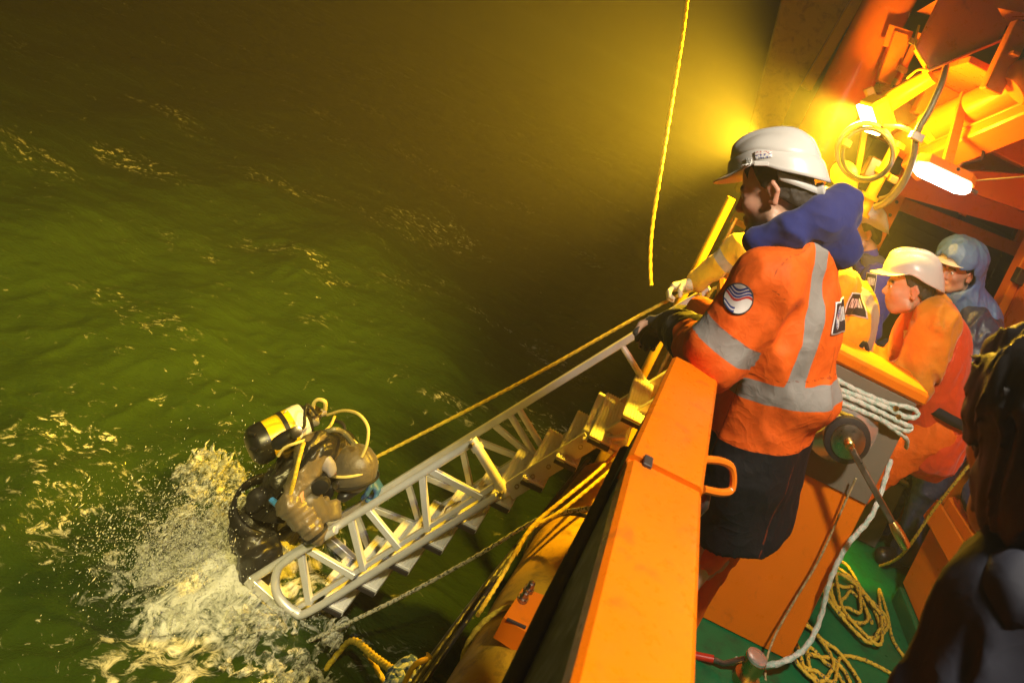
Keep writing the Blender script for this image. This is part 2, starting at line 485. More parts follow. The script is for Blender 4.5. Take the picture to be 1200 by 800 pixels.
# outer flare plate and the black rubber edging under it
mbf = MB()
ys = [-1.2, 0.3, 0.8, 1.1, 1.45, 1.68]; xs = [0.075, 0.080, 0.092, 0.114, 0.148, 0.166]
top = [(hull_x(y) + 0.010, y, 1.149) for y in ys]; bot = [(x, y, 0.955) for x, y in zip(xs, ys)]
for i in range(len(ys) - 1): mbf.add([top[i], top[i + 1], bot[i + 1], bot[i]], [(0, 1, 2, 3)])
fl = mbf.build('flare_plate', GREY_P, bw)
sol = fl.modifiers.new('thick', 'SOLIDIFY'); sol.thickness = 0.008; sol.offset = 1
MB().tube([(x - 0.004, y, 0.945) for x, y in zip(xs, ys)], 0.022, 10).build('rubber_edging', RUBBER, bw, True)
def cap_piece(y0, y1, w0, w1, dx=0.0):
    a = Vector((hull_x(y0) + dx, y0, 0)); b_ = Vector((hull_x(y1) + dx, y1, 0)); t = 0.05
    mb = MB(); V = []
    ch = 0.008
    for p, w_ in ((a, w0), (b_, w1)):
        V += [(p.x + ch, p.y, CAPZ), (p.x + w_ - ch, p.y, CAPZ), (p.x + w_, p.y, CAPZ - ch), (p.x + w_, p.y, CAPZ - t), (p.x, p.y, CAPZ - t), (p.x, p.y, CAPZ - ch)]
    mb.add(V, [(i, (i + 1) % 6, 6 + (i + 1) % 6, 6 + i) for i in range(6)] + [tuple(range(6)), tuple(range(11, 5, -1))])
    return mb
cap_piece(-1.5, 1.145, 0.137, 0.137).build('cap_rail', CAP_P, bw)
cap_piece(1.163, 1.73, 0.142, 0.128, -0.004).build('cap_rail', CAP_P, bw)
MB().box((0.118, 1.140, 1.155), (0.250, 1.168, 1.188), 0.002).build('cap_joint', ORANGE_D, bw)
MB().cbox((0.150, 1.154, 1.194), (0.008, 0.016, 0.012)).build('weld_lug', DARK_STEEL, bw)
# inner stiffeners
for y in (0.3, 1.0, 1.62):
    MB().prism([(hull_x(y) + 0.068, y, 0.02), (hull_x(y) + 0.22, y, 0.02), (hull_x(y) + 0.12, y, 1.149), (hull_x(y) + 0.068, y, 1.149)], (0, 0.012, 0)).build('stiffener', ORANGE, bw)
# latch loop and its hook on the inboard edge of the joint
lt = MB(); c0 = P(833, 560, 1.36)
lt.tube(smooth_path([P(822, 538, 1.30), P(845, 540, 1.34), P(858, 549, 1.36), P(858, 572, 1.36), P(846, 577, 1.34), P(824, 573, 1.30)], 6), 0.0075, 8)
lt.build('latch_loop', ORANGE_D, bw, True)
MB().tube([P(829, 575, 1.34), P(824, 592, 1.33), P(817, 603, 1.32)], [0.009, 0.012, 0.007], 8).build('latch_hook', STEEL_D, bw, True)

# ---- fenders along the hull
def fender(y0, y1, r, z, dx, label):
    f = thing('fender', (hull_x((y0 + y1) / 2) + dx, (y0 + y1) / 2, z), label, 'fender', 'fenders along the hull')
    a = Vector((hull_x(y0) + dx, y0, z)); b_ = Vector((hull_x(y1) + dx, y1, z)); d = b_ - a; L = d.length
    prof = [(0, 0.05), (0.005, r * 0.72), (0.03, r * 0.90), (0.09, r)]
    n = int(L / 0.12)
    prof += [(0.09 + (L - 0.18) * i / n, r * (1 + 0.012 * math.sin(i * 1.7))) for i in range(1, n)]
    prof += [(L - 0.09, r), (L - 0.03, r * 0.9), (L - 0.005, r * 0.72), (L, 0.05)]
    MB().lathe(prof, a, d, 40).build('cylinder', FENDER_M, f, True)
    return f, a, d.normalized()
fn, fa, fd = fender(1.05, 3.50, 0.23, -0.17, 0.05, 'long dirty yellow cylindrical fender below the orange bulwark')
fender(3.72, 6.4, 0.21, -0.20, 0.10, 'further yellow fender end showing behind the ladder top')
# rope lashings round the near fender
def hoop(y, r, tilt, rr, m, name, parent):
    c_ = fa + fd * ((y - fa.y) / fd.y); u = Vector((0, 0, 1)); b_ = fd.cross(u)
    pts = [c_ + u * (r * math.cos(t_)) + b_ * (r * math.sin(t_)) + fd * (tilt * math.sin(t_)) for t_ in np.linspace(0, 2 * math.pi, 48)]
    rope_mb(pts, rr, 2).build(name, m, parent, True)
hoop(2.32, 0.238, 0.02, 0.009, ROPE_YP, 'lashing', fn)
hoop(2.95, 0.236, 0.05, 0.008, LINE_T, 'lashing', fn)
hoop(2.87, 0.236, -0.06, 0.007, HOSE_B, 'lashing', fn)
# orange lug plate with two round nuts bolted to the fender cradle
bx = thing('lug_plate', (0.2, 2.05, 0.05), 'orange lug plate with two rusty nuts on the yellow fender', 'bracket')
def quad_plate(pxs, Y, th):
    q = [P(x, y, yy) for (x, y), yy in zip(pxs, Y)]
    nrm = (q[1] - q[0]).cross(q[3] - q[0]).normalized()
    if nrm.z < 0: nrm = -nrm
    return q, nrm
zt = 0.11
def PZ(px, py, z):
    a, b = px - PPX, py - PPY; v = -SR * a + CR * b
    return P(px, py, (CAM_Z - z) * F / v)
q = [PZ(590, 723, zt), PZ(613, 688, zt), PZ(646, 700, zt), PZ(622, 744, zt)]
MB().prism(q, (0, 0, -0.07)).build('plate', ORANGE, bx)
for (px, py) in ((612, 703), (619, 692)):
    c_ = PZ(px, py, zt)
    MB().lathe([(0, 0.018), (0.012, 0.018), (0.012, 0.013), (0.03, 0.012), (0.034, 0.006)], c_, (0, 0, 1), 12).build('nut', STEEL_D, bx, True)
MB().bar(PZ(594, 725, zt + 0.004), PZ(616, 735, zt + 0.004), 0.006, 0.008).build('slot_edge', DARK_STEEL, bx)
# dark hoses hanging along the outboard side of the fender
for k, (o1, o2) in enumerate(((-0.05, -0.06), (-0.085, -0.09))):
    rope_mb([(-0.10 + o1, 1.35, -0.32), (-0.03 + o1, 1.9, -0.22 + o2), (0.03 + o1 * 0.5, 2.5, -0.15), (0.09, 3.05, -0.08), (0.17, 3.4, 0.02)], 0.011, 8, amp=0.03).build('fender_hose', HOSE_B, fn, True)

# ---- athwartships winch housing
wh = thing('winch_housing', (0.75, 2.84, 0), 'orange steel winch housing between the crew and the camera', 'winch housing')
MB().box((0.33, 2.72, 0.0), (1.21, 2.95, 1.15), 0.006).build('housing', ORANGE, wh)
MB().box((0.31, 2.695, 1.151), (1.235, 2.975, 1.205), 0.012).build('top_plate', ORANGE, wh)
MB().box((0.36, 2.708, 0.70), (1.205, 2.7195, 1.146), 0.003).build('backing_panel', GREY_P, wh)
for (px, py) in ((972, 441), (1047, 474), (1050, 484)):
    c_ = P(px, py, 2.70); c_.y = 2.707
    MB().lathe([(0, 0.009), (0.012, 0.009), (0.04, 0.008), (0.045, 0.012), (0.05, 0.008)], c_, (0, -1, 0), 12).build('rope_pin', BRASS, wh, True)
# ================================================================== LADDER
YN, YF = 3.10, 3.58
A = Vector((0.525, 0, 0.851)); NU = Vector((-0.851, 0, 0.525)); O0 = Vector((-0.664, 0, CAM_Z - 2.745))
HP = 0.255
def L(s_, h_, y): return Vector((O0.x, y, O0.z)) + A * s_ + NU * (h_ - 0.065 * max(0.0, (y - YN) / (YF - YN)))   # the far side hangs a little lower
ld = thing('boarding_ladder', (O0.x, (YN + YF) / 2, O0.z), 'aluminium boarding ladder sloping from the ship side down to the diver', 'ladder')
R1 = 0.0185
def member(p, q, w_=0.028, h_=0.022):
    MB().bar(p, q, w_, h_, (0, 1, 0), 0.002).build('brace', ALU, ld)
def cyl(name, p, q, r, m=ALU, par=ld, n=14):
    return MB().tube([p, q], r, n).build(name, m, par, True)
# near side panel
cyl('handrail', L(-0.17, HP, YN), L(1.015, HP, YN), R1)
loop = [L(0.30, HP - 0.004, YN - 0.03), L(0.05, HP - 0.004, YN - 0.03), L(-0.03, HP - 0.03, YN - 0.03), L(-0.075, HP * 0.55, YN - 0.03), L(-0.05, 0.035, YN - 0.03), L(0.03, 0.0, YN - 0.03), L(0.5, 0.0, YN - 0.03), L(1.0, 0.0, YN - 0.03)]
MB().tube(smooth_path(loop, 10), R1 * 0.95, 14).build('loop_rail', ALU, ld, True)
MB().bar(L(-0.08, 0.035, YN + 0.012), L(0.99, 0.035, YN + 0.012), 0.035, 0.022, NU, 0.003).build('chord', ALU, ld)
MB().bar(L(-0.175, HP + 0.012, YN), L(-0.078, -0.045, YN), 0.04, 0.034, (0, 1, 0), 0.002).build('end_bar', ALU, ld)
MB().bar(L(-0.175, HP + 0.012, YF), L(-0.078, -0.045, YF), 0.04, 0.034, (0, 1, 0), 0.002).build('end_bar', ALU, ld)
for su, sl in ((0.09, 0.0), (0.12, 0.24), (0.36, 0.29), (0.45, 0.48), (0.74, 0.63), (0.79, 0.92)):
    member(L(su, HP - 0.01, YN), L(sl, 0.02, YN))
# far side panel, which runs right up to the bulwark
MB().bar(L(-0.17, HP, YF), L(2.24, HP, YF), 0.034, 0.038, NU, 0.004).build('handrail', ALU, ld)
MB().bar(L(-0.10, 0.0, YF), L(0.99, 0.0, YF), 0.04, 0.075, NU, 0.003).build('chord', ALU, ld)
for su, sl in ((0.04, 0.0), (0.10, 0.27), (0.36, 0.30), (0.42, 0.58), (0.70, 0.62), (0.76, 0.93)):
    member(L(su, HP - 0.01, YF), L(sl, 0.02, YF))
MB().bar(L(1.05, -0.03, YF), L(1.93, -0.03, YF), 0.04, 0.075, NU, 0.003).build('chord', ALU, ld)
member(L(0.90, HP - 0.01, YF), L(0.98, 0.0, YF))
for s_ in (1.0, 1.055, 1.69):
    cyl('post', L(s_, HP - 0.015, YF - 0.002), L(s_, 0.0, YF - 0.002), 0.016)
# hinge post of the near side with its collars and pins
hp = cyl('hinge_post', L(1.02, HP + 0.015, YN), L(1.02, -0.03, YN), 0.021)
for h_ in (HP - 0.03, 0.03): MB().tube([L(1.02, h_ - 0.012, YN), L(1.02, h_ + 0.012, YN)], 0.026, 14).build('collar', ALU, hp, True)
for h_ in (HP + 0.0, 0.0): MB().tube([L(1.02, h_, YN - 0.045), L(1.02, h_, YN + 0.045)], 0.010, 10).build('pin', STEEL_D, hp, True)
# plate stringer above the hinge, with a row of holes' rims
MB().bar(L(1.03, -0.02, YN + 0.01), L(1.46, -0.02, YN + 0.03), 0.012, 0.085, NU, 0.002).build('plate_stringer', ALU, ld)
for k in range(5): MB().lathe([(0, 0.011), (0.004, 0.011), (0.004, 0.007), (0.0, 0.007)], L(1.08 + k * 0.085, -0.02, YN + 0.002), (0, -1, 0), 12, False).build('hole_rim', STEEL_D, ld, True)
cyl('stay', L(1.44, 0.0, YN + 0.02), L(1.60, -0.10, YN + 0.05), 0.011)
# treads, each a ribbed horizontal board with black end caps
tm = MB(); tm.box((-0.052, YN - 0.012, -0.03), (0.058, YF + 0.012, 0.0), 0.003)
for k in range(7): tm.box((-0.047 + k * 0.0145, YN - 0.008, 0.0), (-0.040 + k * 0.0145, YF + 0.008, 0.004), 0.001)
tme = tm.mesh('tread')
tme.materials.append(ALU_T)
ce = MB(); ce.box((-0.050, YN - 0.020, -0.032), (0.056, YN - 0.0125, -0.010), 0.002); cme = ce.mesh('end_cap'); cme.materials.append(RUBBER)
for k in range(11):
    p = L(-0.085 + 0.178 * k, -0.035, 0) - Vector(ld.location)
    if k > 6 : p.y = -ld.location.y + 0.02
    o = bpy.data.objects.new('tread', tme); C.link(o); o.parent = ld; o.location = (p.x, -ld.location.y, p.z)
    e = bpy.data.objects.new('end_cap', cme); C.link(e); e.parent = o
MB().box((0.075, 3.17, 0.222), (0.295, 3.62, 0.252), 0.004).build('landing', ALU_T, ld)
MB().box((0.07, 3.165, 0.20), (0.30, 3.19, 0.2205), 0.003).build('landing_frame', ALU, ld)
MB().bar(L(1.93, -0.03, YF), Vector((0.47, YF, 0.30)), 0.04, 0.05, (0, 0, 1), 0.003).build('ship_hook', ALU, ld)
MB().bar(L(1.93, -0.03, YF) - Vector((0, 0.42, 0)), Vector((0.47, YF - 0.42, 0.30)), 0.04, 0.05, (0, 0, 1), 0.003).build('ship_hook', ALU, ld)
MB().bar(L(1.03, -0.05, YN + 0.10), L(1.95, -0.05, YN + 0.10), 0.03, 0.05, NU, 0.003).build('chord', ALU, ld)
rope_mb([L(0.60, 0.05, YN + 0.03), L(0.64, 0.07, YN + 0.01), L(0.70, 0.03, YN + 0.02), L(0.74, 0.06, YN + 0.03), L(0.80, 0.05, YN + 0.05)], 0.004, 6).build('cord', STEEL_D, ld, True)

# ================================================================== CAPSTAN ON THE HOUSING
wn = thing('hand_winch', (0.965, 2.70, 0.94), 'polished hand winch drum with long crank handle on the orange housing', 'winch')
dc = P(985, 497, 2.70); dc.y = 2.706
MB().lathe([(0, 0.06), (0.0, 0.146), (0.012, 0.150), (0.018, 0.146), (0.05, 0.090), (0.085, 0.062), (0.12, 0.06)], dc, (0, -1, 0), 48).build('drum', STEEL, wn, True)
MB().lathe([(0.118, 0.06), (0.122, 0.082), (0.135, 0.090), (0.150, 0.087), (0.156, 0.070), (0.158, 0.02)], dc, (0, -1, 0), 48).build('rim', RUBBER, wn, True)
MB().lathe([(0.1565, 0.066), (0.162, 0.064), (0.168, 0.04), (0.170, 0.012)], dc, (0, -1, 0), 40).build('face_plate', STEEL_D, wn, True)
MB().lathe([(0.16, 0.020), (0.195, 0.019), (0.20, 0.013)], dc, (0, -1, 0), 20).build('hub_nut', BRASS, wn, True)
he = P(1057, 632, 2.42); hs = Vector((dc.x + 0.005, 2.50, dc.z - 0.002))
ha = MB().bar(hs, hs + (he - hs) * 0.83, 0.024, 0.018, (0, 1, 0), 0.004).build('crank', STEEL_D, wn, True)
d_ = (he - hs).normalized()
MB().lathe([(0, 0.014), (0.02, 0.019), (0.05, 0.021), (0.085, 0.019), (0.092, 0.017), (0.092, 0.010), (0.088, 0.010), (0.088, 0.003)], hs + (he - hs) * 0.81, d_, 18).build('grip', BRASS, wn, True)
rope_mb([P(945, 512, 2.60), P(965, 500, 2.56), dc + Vector((-0.075, -0.075, 0.045)), dc + Vector((-0.03, -0.085, 0.068)), dc + Vector((0.03, -0.09, 0.055))] +
        [dc + Vector((0.067 * math.cos(t_), -0.09 - 0.004 * t_, 0.067 * math.sin(t_))) for t_ in np.linspace(0.9, -5.2, 14)], 0.006, 6).build('winch_line', ROPE_YP, wn, True)

# ---- white rope hung in loops on the housing and trailing to the deck
wr = thing('white_rope', (1.0, 2.66, 0), 'pale green white mooring rope looped on the housing and trailing to the deck', 'rope')
def ppath(lst): return [P(x, y, yy) for x, y, yy in lst]
rope_mb(ppath([(958, 432, 2.69), (1000, 455, 2.68), (1040, 472, 2.68), (1068, 478, 2.69), (1076, 486, 2.70), (1064, 489, 2.68), (1040, 478, 2.67), (1000, 462, 2.67), (958, 447, 2.68)]), 0.0095, 8).build('upper_loop', ROPE_W, wr, True)
rope_mb(ppath([(956, 452, 2.67), (1000, 468, 2.66), (1030, 482, 2.66), (1060, 497, 2.67), (1068, 500, 2.70), (1060, 504, 2.68), (1020, 486, 2.66), (985, 472, 2.65), (956, 460, 2.66)]), 0.0095, 8).build('lower_loop', ROPE_W, wr, True)
rope_mb(ppath([(1030, 490, 2.66), (1052, 506, 2.68), (1062, 514, 2.72), (1062, 524, 2.80)]) , 0.0095, 8).build('hanging_end', ROPE_W, wr, True)
rope_mb(ppath([(1044, 538, 2.85), (1033, 575, 2.78), (1020, 606, 2.72), (992, 640, 2.68), (972, 682, 2.66), (961, 725, 2.65), (945, 757, 2.60), (920, 774, 2.56), (890, 779, 2.56), (855, 770, 2.62), (828, 758, 2.70), (818, 744, 2.75), (821, 732, 2.72), (814, 728, 2.70), (808, 742, 2.66), (812, 790, 2.5)]), 0.0105, 8).build('trailing_end', ROPE_W, wr, True)
tl = thing('thin_line', (1.0, 2.67, 0), 'thin tan line hanging down the orange housing from the winch', 'rope')
rope_mb(ppath([(1003, 560, 2.66), (985, 600, 2.68), (960, 655, 2.68), (930, 705, 2.68), (908, 745, 2.66), (898, 775, 2.60), (897, 800, 2.56)]), 0.0045, 8).build('line', LINE_T, tl, True)

# ---- yellow coils on the deck
def coil(name, label, cpx, r, turns, seed, ends):
    rn = random.Random(seed); c_ = PZ(cpx[0], cpx[1], 0.012); pts = []
    for k in range(turns * 9):
        t_ = k / 9 * 2 * math.pi; rr = r * (0.62 + 0.5 * rn.random()) * (1 + 0.25 * math.sin(t_ * 0.37 + seed))
        pts.append(Vector((c_.x + rr * math.cos(t_) * 0.8 + 0.05 * math.sin(t_ * 0.21), c_.y + rr * 1.25 * math.sin(t_) + 0.06 * math.cos(t_ * 0.17 + seed), 0.010 + 0.006 * (k / 9) * 0.8 + 0.004 * rn.random())))
    pts += [PZ(x, y, 0.010) for x, y in ends]
    t = thing(name, (c_.x, c_.y, 0), label, 'rope')
    rope_mb(pts, 0.0075, 6).build('strand', ROPE_Y, t, True)
    return t
coil('rope_coil', 'tangled yellow rope coil on the green deck beside the housing corner', (996, 708), 0.17, 6, 3, [(1030, 690), (1040, 720), (1046, 748), (1060, 770)])
coil('rope_coil', 'loose yellow rope loops on the green deck at the bottom edge', (962, 784), 0.15, 4, 9, [(985, 770), (1010, 772), (1036, 784), (1060, 800)])
yl = thing('yellow_line', (1.9, 3.6, 0), 'yellow flecked line stretched across the deck towards the orange locker', 'rope')
rope_mb([P(1141, 538, 3.3), P(1118, 567, 3.35), P(1092, 600, 3.45), P(1068, 636, 3.55), P(1050, 655, 3.7), P(1025, 664, 3.85), P(1000, 664, 4.0), PZ(980, 655, 0.01)], 0.0075, 8).build('strand', ROPE_Y, yl, True)

# ---- pipe cap and red lever at the bottom edge
vc = thing('deck_filler', (0.98, 2.52, 0), 'brass capped deck filler with red lever at the bottom edge', 'valve')
c_ = PZ(872, 800, 0.0)
MB().lathe([(0, 0.05), (0.03, 0.05), (0.03, 0.034), (0.06, 0.034), (0.065, 0.042), (0.10, 0.042)], c_, (0, 0, 1), 24).build('body', BRASS, vc, True)
MB().lathe([(0.1005, 0.040), (0.11, 0.040), (0.113, 0.036), (0.113, 0.01)], c_, (0, 0, 1), 24).build('cap', STEEL, vc, True)
RED = paint('red_lever', (0.5, 0.03, 0.01), 0.35)
MB().tube([c_ + Vector((-0.04, 0.0, 0.08)), P(848, 777, 2.5), P(836, 772, 2.5)], 0.009, 8).build('lever', STEEL_D, vc, True)
MB().tube([P(836, 772, 2.5), P(812, 767, 2.5)], 0.013, 10).build('lever_sleeve', RED, vc, True)

# ================================================================== COLUMN, CRANE, DECKHEAD
cl = thing('column', (0.595, 4.15, 0), 'stout glossy red orange steel column at the gate', 'column')
COL_P = paint('glossy_red_orange_paint', (0.66, 0.130, 0.006), 0.22, (0.2, 0.05, 0.01), 0.3, 4)
MB().lathe([(0.0, 0.16), (0.02, 0.16), (0.02, 0.148), (1.5, 0.148), (1.505, 0.152), (1.52, 0.152), (1.525, 0.148), (4.6, 0.148)], (0.60, 4.15, 0.0), (0, 0, 1), 48).build('pipe', COL_P, cl, True)
bxc = MB(); q0 = P(1052, 58, 3.98)
bxc.bar(P(1056, 40, 3.95), P(1036, 98, 3.95), 0.10, 0.10, (0, 1, 0), 0.006); bxc.build('terminal_box', ORANGE_D, cl)
MB().bar(P(1038, 41, 3.93), P(1066, 50, 3.93), 0.13, 0.012, (0, 1, 0), 0.003).build('box_lid', ORANGE_D, cl)
ramc = cyl('ram', P(1078, 40, 3.86), P(1052, 94, 3.86), 0.020, ORANGE_D, cl)
for (x, y) in ((1070, 50), (1057, 82)): MB().cbox(P(x, y, 3.85), (0.028, 0.02, 0.018)).build('ram_clamp', STEEL_D, cl)
cyl('gland', P(1052, 94, 3.86), P(1047, 103, 3.86), 0.024, BRASS, cl)
MB().tube(smooth_path([P(1049, 98, 3.86), P(1042, 112, 3.8), P(1028, 124, 3.75), P(1018, 134, 3.7)], 6), 0.011, 8).build('hose', HOSE_B, cl, True)

# tall ochre pedestal behind
pd = thing('crane_pedestal', (0.3, 6.2, 0), 'tall weathered ochre pedestal plate behind the column', 'pedestal')
y_ = 6.3
def pp(px, py, yy=y_): return P(px, py, yy)
MB().prism([pp(921, -14), pp(1004, -14), pp(934, 106), pp(880, 230), pp(862, 225), pp(880, 150)], (0, 0.35, 0)).build('plate', CREAM_P, pd)
MB().bar(pp(1012, -14, 6.22), pp(944, 104, 6.22), 0.10, 0.14, (0, 1, 0), 0.01).build('flange', YELLOW_P, pd)

# gate stanchion and forward bulwark
gs = thing('gate_stanchion', (0.27, 3.9, 0), 'bright yellow upright stanchion at the gate by the reaching arm', 'stanchion')
MB().tube([(0.262, 3.92, 0.0), (0.262, 3.92, 1.46)], 0.026, 14).build('tube', YELLOW_P, gs, True)
MB().lathe([(0, 0.05), (0.012, 0.05), (0.012, 0.03)], (0.262, 3.92, 0.0), (0, 0, 1), 16).build('foot', YELLOW_P, gs)
gs2 = thing('gate_bar', (0.36, 4.0, 0), 'thin dark bar beside the yellow stanchion', 'stanchion')
MB().tube([(0.345, 4.02, 0.0), (0.345, 4.02, 1.36)], 0.012, 10).build('bar', STEEL_D, gs2, True)
fb = thing('forward_bulwark', (0.4, 6, 0), 'orange forward bulwark beyond the gate', 'bulwark')
strip([5.6, 6.5, 8.8], 0.0, 0.06, 1.15, 0.012).build('plate', ORANGE, fb)
strip([5.6, 6.5, 8.8], -0.04, 1.151, 1.20, 0.14).build('cap_rail', ORANGE, fb)

# sodium work lamp
LMPP = P(1013, 143, 3.62)
wl = thing('work_lamp', LMPP, 'glaring sodium work lamp on a yellow bracket by the column', 'lamp')
aim = (Vector((-0.75, 3.0, 0.2)) - LMPP).normalized(); sd = aim.cross(Vector((0, 0, 1))).normalized(); up_ = sd.cross(aim)
MB().cbox(LMPP + aim * -0.09, (0.055, 0.075, 0.095), (aim, sd, up_), 0.015).build('housing', YELLOW_P, wl)
GLOW = emit('sodium_glass', (1.0, 0.70, 0.16), 40)
MB().cbox(LMPP + aim * -0.025, (0.0105, 0.062, 0.082), (aim, sd, up_), 0.004).build('glass', GLOW, wl)
MB().bar(LMPP - aim * 0.10 + up_ * 0.02, P(1040, 128, 3.9), 0.03, 0.05, (0, 0, 1)).build('bracket', YELLOW_P, wl)

# crane arm over the gate
cr = thing('deck_crane', (1.3, 3.6, 2.2), 'orange and yellow deck crane arm with rams under the deckhead', 'crane')
MB().prism([P(1105, -6, 3.4), P(1074, 58, 3.4), P(1088, 81, 3.4), P(1170, 49, 3.4), P(1180, 30, 3.4), P(1168, 8, 3.4), P(1130, -6, 3.4)], (0, 0.06, 0)).build('web_plate', ORANGE_D, cr)
MB().bar(P(1084, 84, 3.38), P(1172, 48, 3.38), 0.10, 0.014, (0, 0, 1), 0.003).build('web_flange', ORANGE, cr)
MB().bar(P(1172, 46, 3.38), P(1215, 20, 3.38), 0.10, 0.014, (0, 0, 1), 0.003).build('web_flange', ORANGE, cr)
MB().prism([P(1108, -6, 3.5), P(1170, 10, 3.5), P(1215, 18, 3.5), P(1215, -12, 3.5)], (0, 0.5, 0)).build('upper_plate', ORANGE_D, cr)
MB().tube([P(1018, 150, 3.85), P(1040, 120, 3.75), P(1092, 89, 3.6)], [0.05, 0.058, 0.045], 16).build('yellow_arm', YELLOW_P, cr, True)
MB().bar(P(1032, 142, 3.8), P(1017, 103, 3.8), 0.05, 0.06, (0, 1, 0), 0.006).build('arm_bracket', YELLOW_P, cr)
MB().tube([P(1062, 172, 4.0), P(1105, 145, 3.75), P(1225, 88, 3.3)], [0.10, 0.098, 0.085], 28).build('ram_barrel', ORANGE, cr, True)
for (x, y, yy) in ((1098, 149, 3.79), (1092, 152, 3.81)):
    d2 = (P(1225, 88, 3.3) - P(1105, 145, 3.75)).normalized()
    MB().lathe([(-0.012, 0.09), (-0.012, 0.108), (0.012, 0.108), (0.012, 0.09)], P(x, y, yy), d2, 28).build('ram_collar', YELLOW_P, cr, True)
MB().bar(P(1068, 196, 3.9), P(1225, 130, 3.2), 0.14, 0.12, (0.3, 0, 1), 0.01).build('boom', ORANGE, cr)
MB().bar(P(1070, 178, 3.86), P(1225, 112, 3.17), 0.03, 0.016, (0.3, 0, 1), 0.003).build('boom_flange', ORANGE, cr)
MB().bar(P(1198, 28, 3.2), P(1160, 108, 3.2), 0.085, 0.085, (0, 1, 0), 0.006).build('stop_bar', ORANGE_D, cr)
MB().bar(P(1183, 62, 3.145), P(1191, 66, 3.145), 0.02, 0.09, (0, 1, 0), 0.003).build('stop_rib', ORANGE_D, cr)
MB().lathe([(-0.09, 0.02), (-0.085, 0.07), (-0.05, 0.10), (0, 0.11), (0.05, 0.10), (0.085, 0.07), (0.09, 0.02)], P(1206, 95, 3.15), (0.5, 0, 0.8), 24).build('pivot_boss', ORANGE, cr, True)
MB().prism([P(1098, 88, 4.3), P(1175, 100, 4.3), P(1150, 122, 4.3), P(1080, 108, 4.3)], (0, 0.1, 0)).build('cross_plate', ORANGE, cr)

# hoses about the lamp
hz = thing('hose_coil', P(1015, 178, 3.45), 'coiled black hydraulic hose hanging beside the sodium lamp', 'hose')
hc = P(1015, 178, 3.45)
def ring(c_, r, sq, k0, r_t, m, par, name):
    pts = [c_ + Vector((r * math.cos(t_) , 0.012 * k0 + 0.03 * math.sin(t_ * 0.5), sq * r * math.sin(t_))) for t_ in np.linspace(0, 2 * math.pi, 40)]
    MB().tube(pts[:-1], r_t, 9, closed=True).build(name, m, par, True)
ring(hc, 0.140, 1.05, 0, 0.013, HOSE, hz, 'loop'); ring(hc + Vector((0.008, 0.0, -0.006)), 0.124, 1.04, -2, 0.012, HOSE_B, hz, 'loop')
for (x, y) in ((992, 168), (1046, 210)): MB().cbox(P(x, y, 3.43), (0.02, 0.03, 0.018)).build('tie', CREAM_P, hz)
hz2 = thing('hydraulic_hose', P(1060, 210, 3.3), 'long olive hydraulic hose sweeping down from the crane web', 'hose')
MB().tube(smooth_path([P(1109, 76, 3.36), P(1104, 96, 3.3), P(1090, 128, 3.28), P(1075, 155, 3.28), P(1070, 185, 3.3), P(1058, 215, 3.35), P(1040, 236, 3.42), P(1026, 243, 3.5)], 8), 0.017, 10).build('hose', HOSE, hz2, True)
MB().tube(smooth_path([P(1036, 148, 3.45), P(1058, 150, 3.38), P(1070, 158, 3.33), P(1070, 180, 3.32), P(1062, 205, 3.36), P(1044, 228, 3.42), P(1032, 233, 3.5)], 8), 0.013, 10).build('branch', HOSE, hz2, True)
MB().cbox(P(1074, 160, 3.27), (0.03, 0.03, 0.02)).build('clamp', STEEL_D, hz2)
MB().tube(smooth_path([P(1077, 30, 3.38), P(1073, 55, 3.36), P(1088, 80, 3.36), P(1075, 82, 3.36), P(1063, 92, 3.4)], 8), 0.006, 8).build('thin_lead', YELLOW_P, hz2, True)
# valve stack under the coil
vs = thing('valve_stack', P(1022, 225, 3.75), 'yellow lit valve stack with flanged pipe below the hose coil', 'valve')
MB().lathe([(0, 0.05), (0.02, 0.05), (0.02, 0.036), (0.10, 0.036), (0.10, 0.05), (0.125, 0.05), (0.125, 0.032), (0.25, 0.032), (0.25, 0.045), (0.28, 0.045), (0.28, 0.03), (0.42, 0.03), (0.42, 0.05), (0.45, 0.05)], P(1008, 252, 3.75), (0.02, 0, 1), 24).build('pipe', YELLOW_P, vs, True)
MB().cbox(P(1024, 198, 3.8), (0.05, 0.05, 0.06)).build('valve_body', STEEL_D, vs)
MB().lathe([(0, 0.05), (0.02, 0.07), (0.05, 0.075), (0.06, 0.05)], P(990, 205, 3.75), (-0.3, -1, 0), 20).build('flange', YELLOW_P, vs, True)
MB().bar(P(1014, 150, 3.85), P(996, 250, 3.85), 0.03, 0.03, (0, 1, 0)).build('support', YELLOW_P, vs)

# deckhead with beams, house side, dark passage beyond
dh = thing('deckhead', (2.5, 5.5, 2.5), 'dark red orange deckhead plating over the crew', 'ceiling')
MB().box((0.95, 3.3, 2.60), (5.0, 8.8, 2.64), 0.004).build('plating', ORANGE_D, dh)
for k, (x, y0, yy, z) in enumerate(((0, 0, 4.05, 2.47), (0, 0, 5.2, 2.40), (0, 0, 6.4, 2.47))):
    MB().box((1.0, yy - 0.06, z - 0.09), (4.9, yy + 0.06, 2.599), 0.006).build('beam', ORANGE_D, dh)
for x in (1.55, 2.5, 3.4):
    MB().box((x - 0.04, 3.4, 2.50), (x + 0.04, 8.7, 2.598), 0.005).build('girder', ORANGE_D, dh)
MB().bar(P(1048, 236, 5.0), P(1225, 306, 5.0), 0.16, 0.10, (0, 0, 1), 0.006).build('low_beam', ORANGE_D, dh)
for x in (1.9, 2.35, 2.8):
    MB().bar((x, 5.0, 2.02 - 0.0), (x, 5.0, 2.40), 0.04, 0.06, (0, 1, 0)).build('hanger', ORANGE_D, dh)
MB().tube([P(1130, 240, 4.6), P(1225, 268, 4.6)], 0.05, 16).build('pipe', ORANGE_D, dh, True)
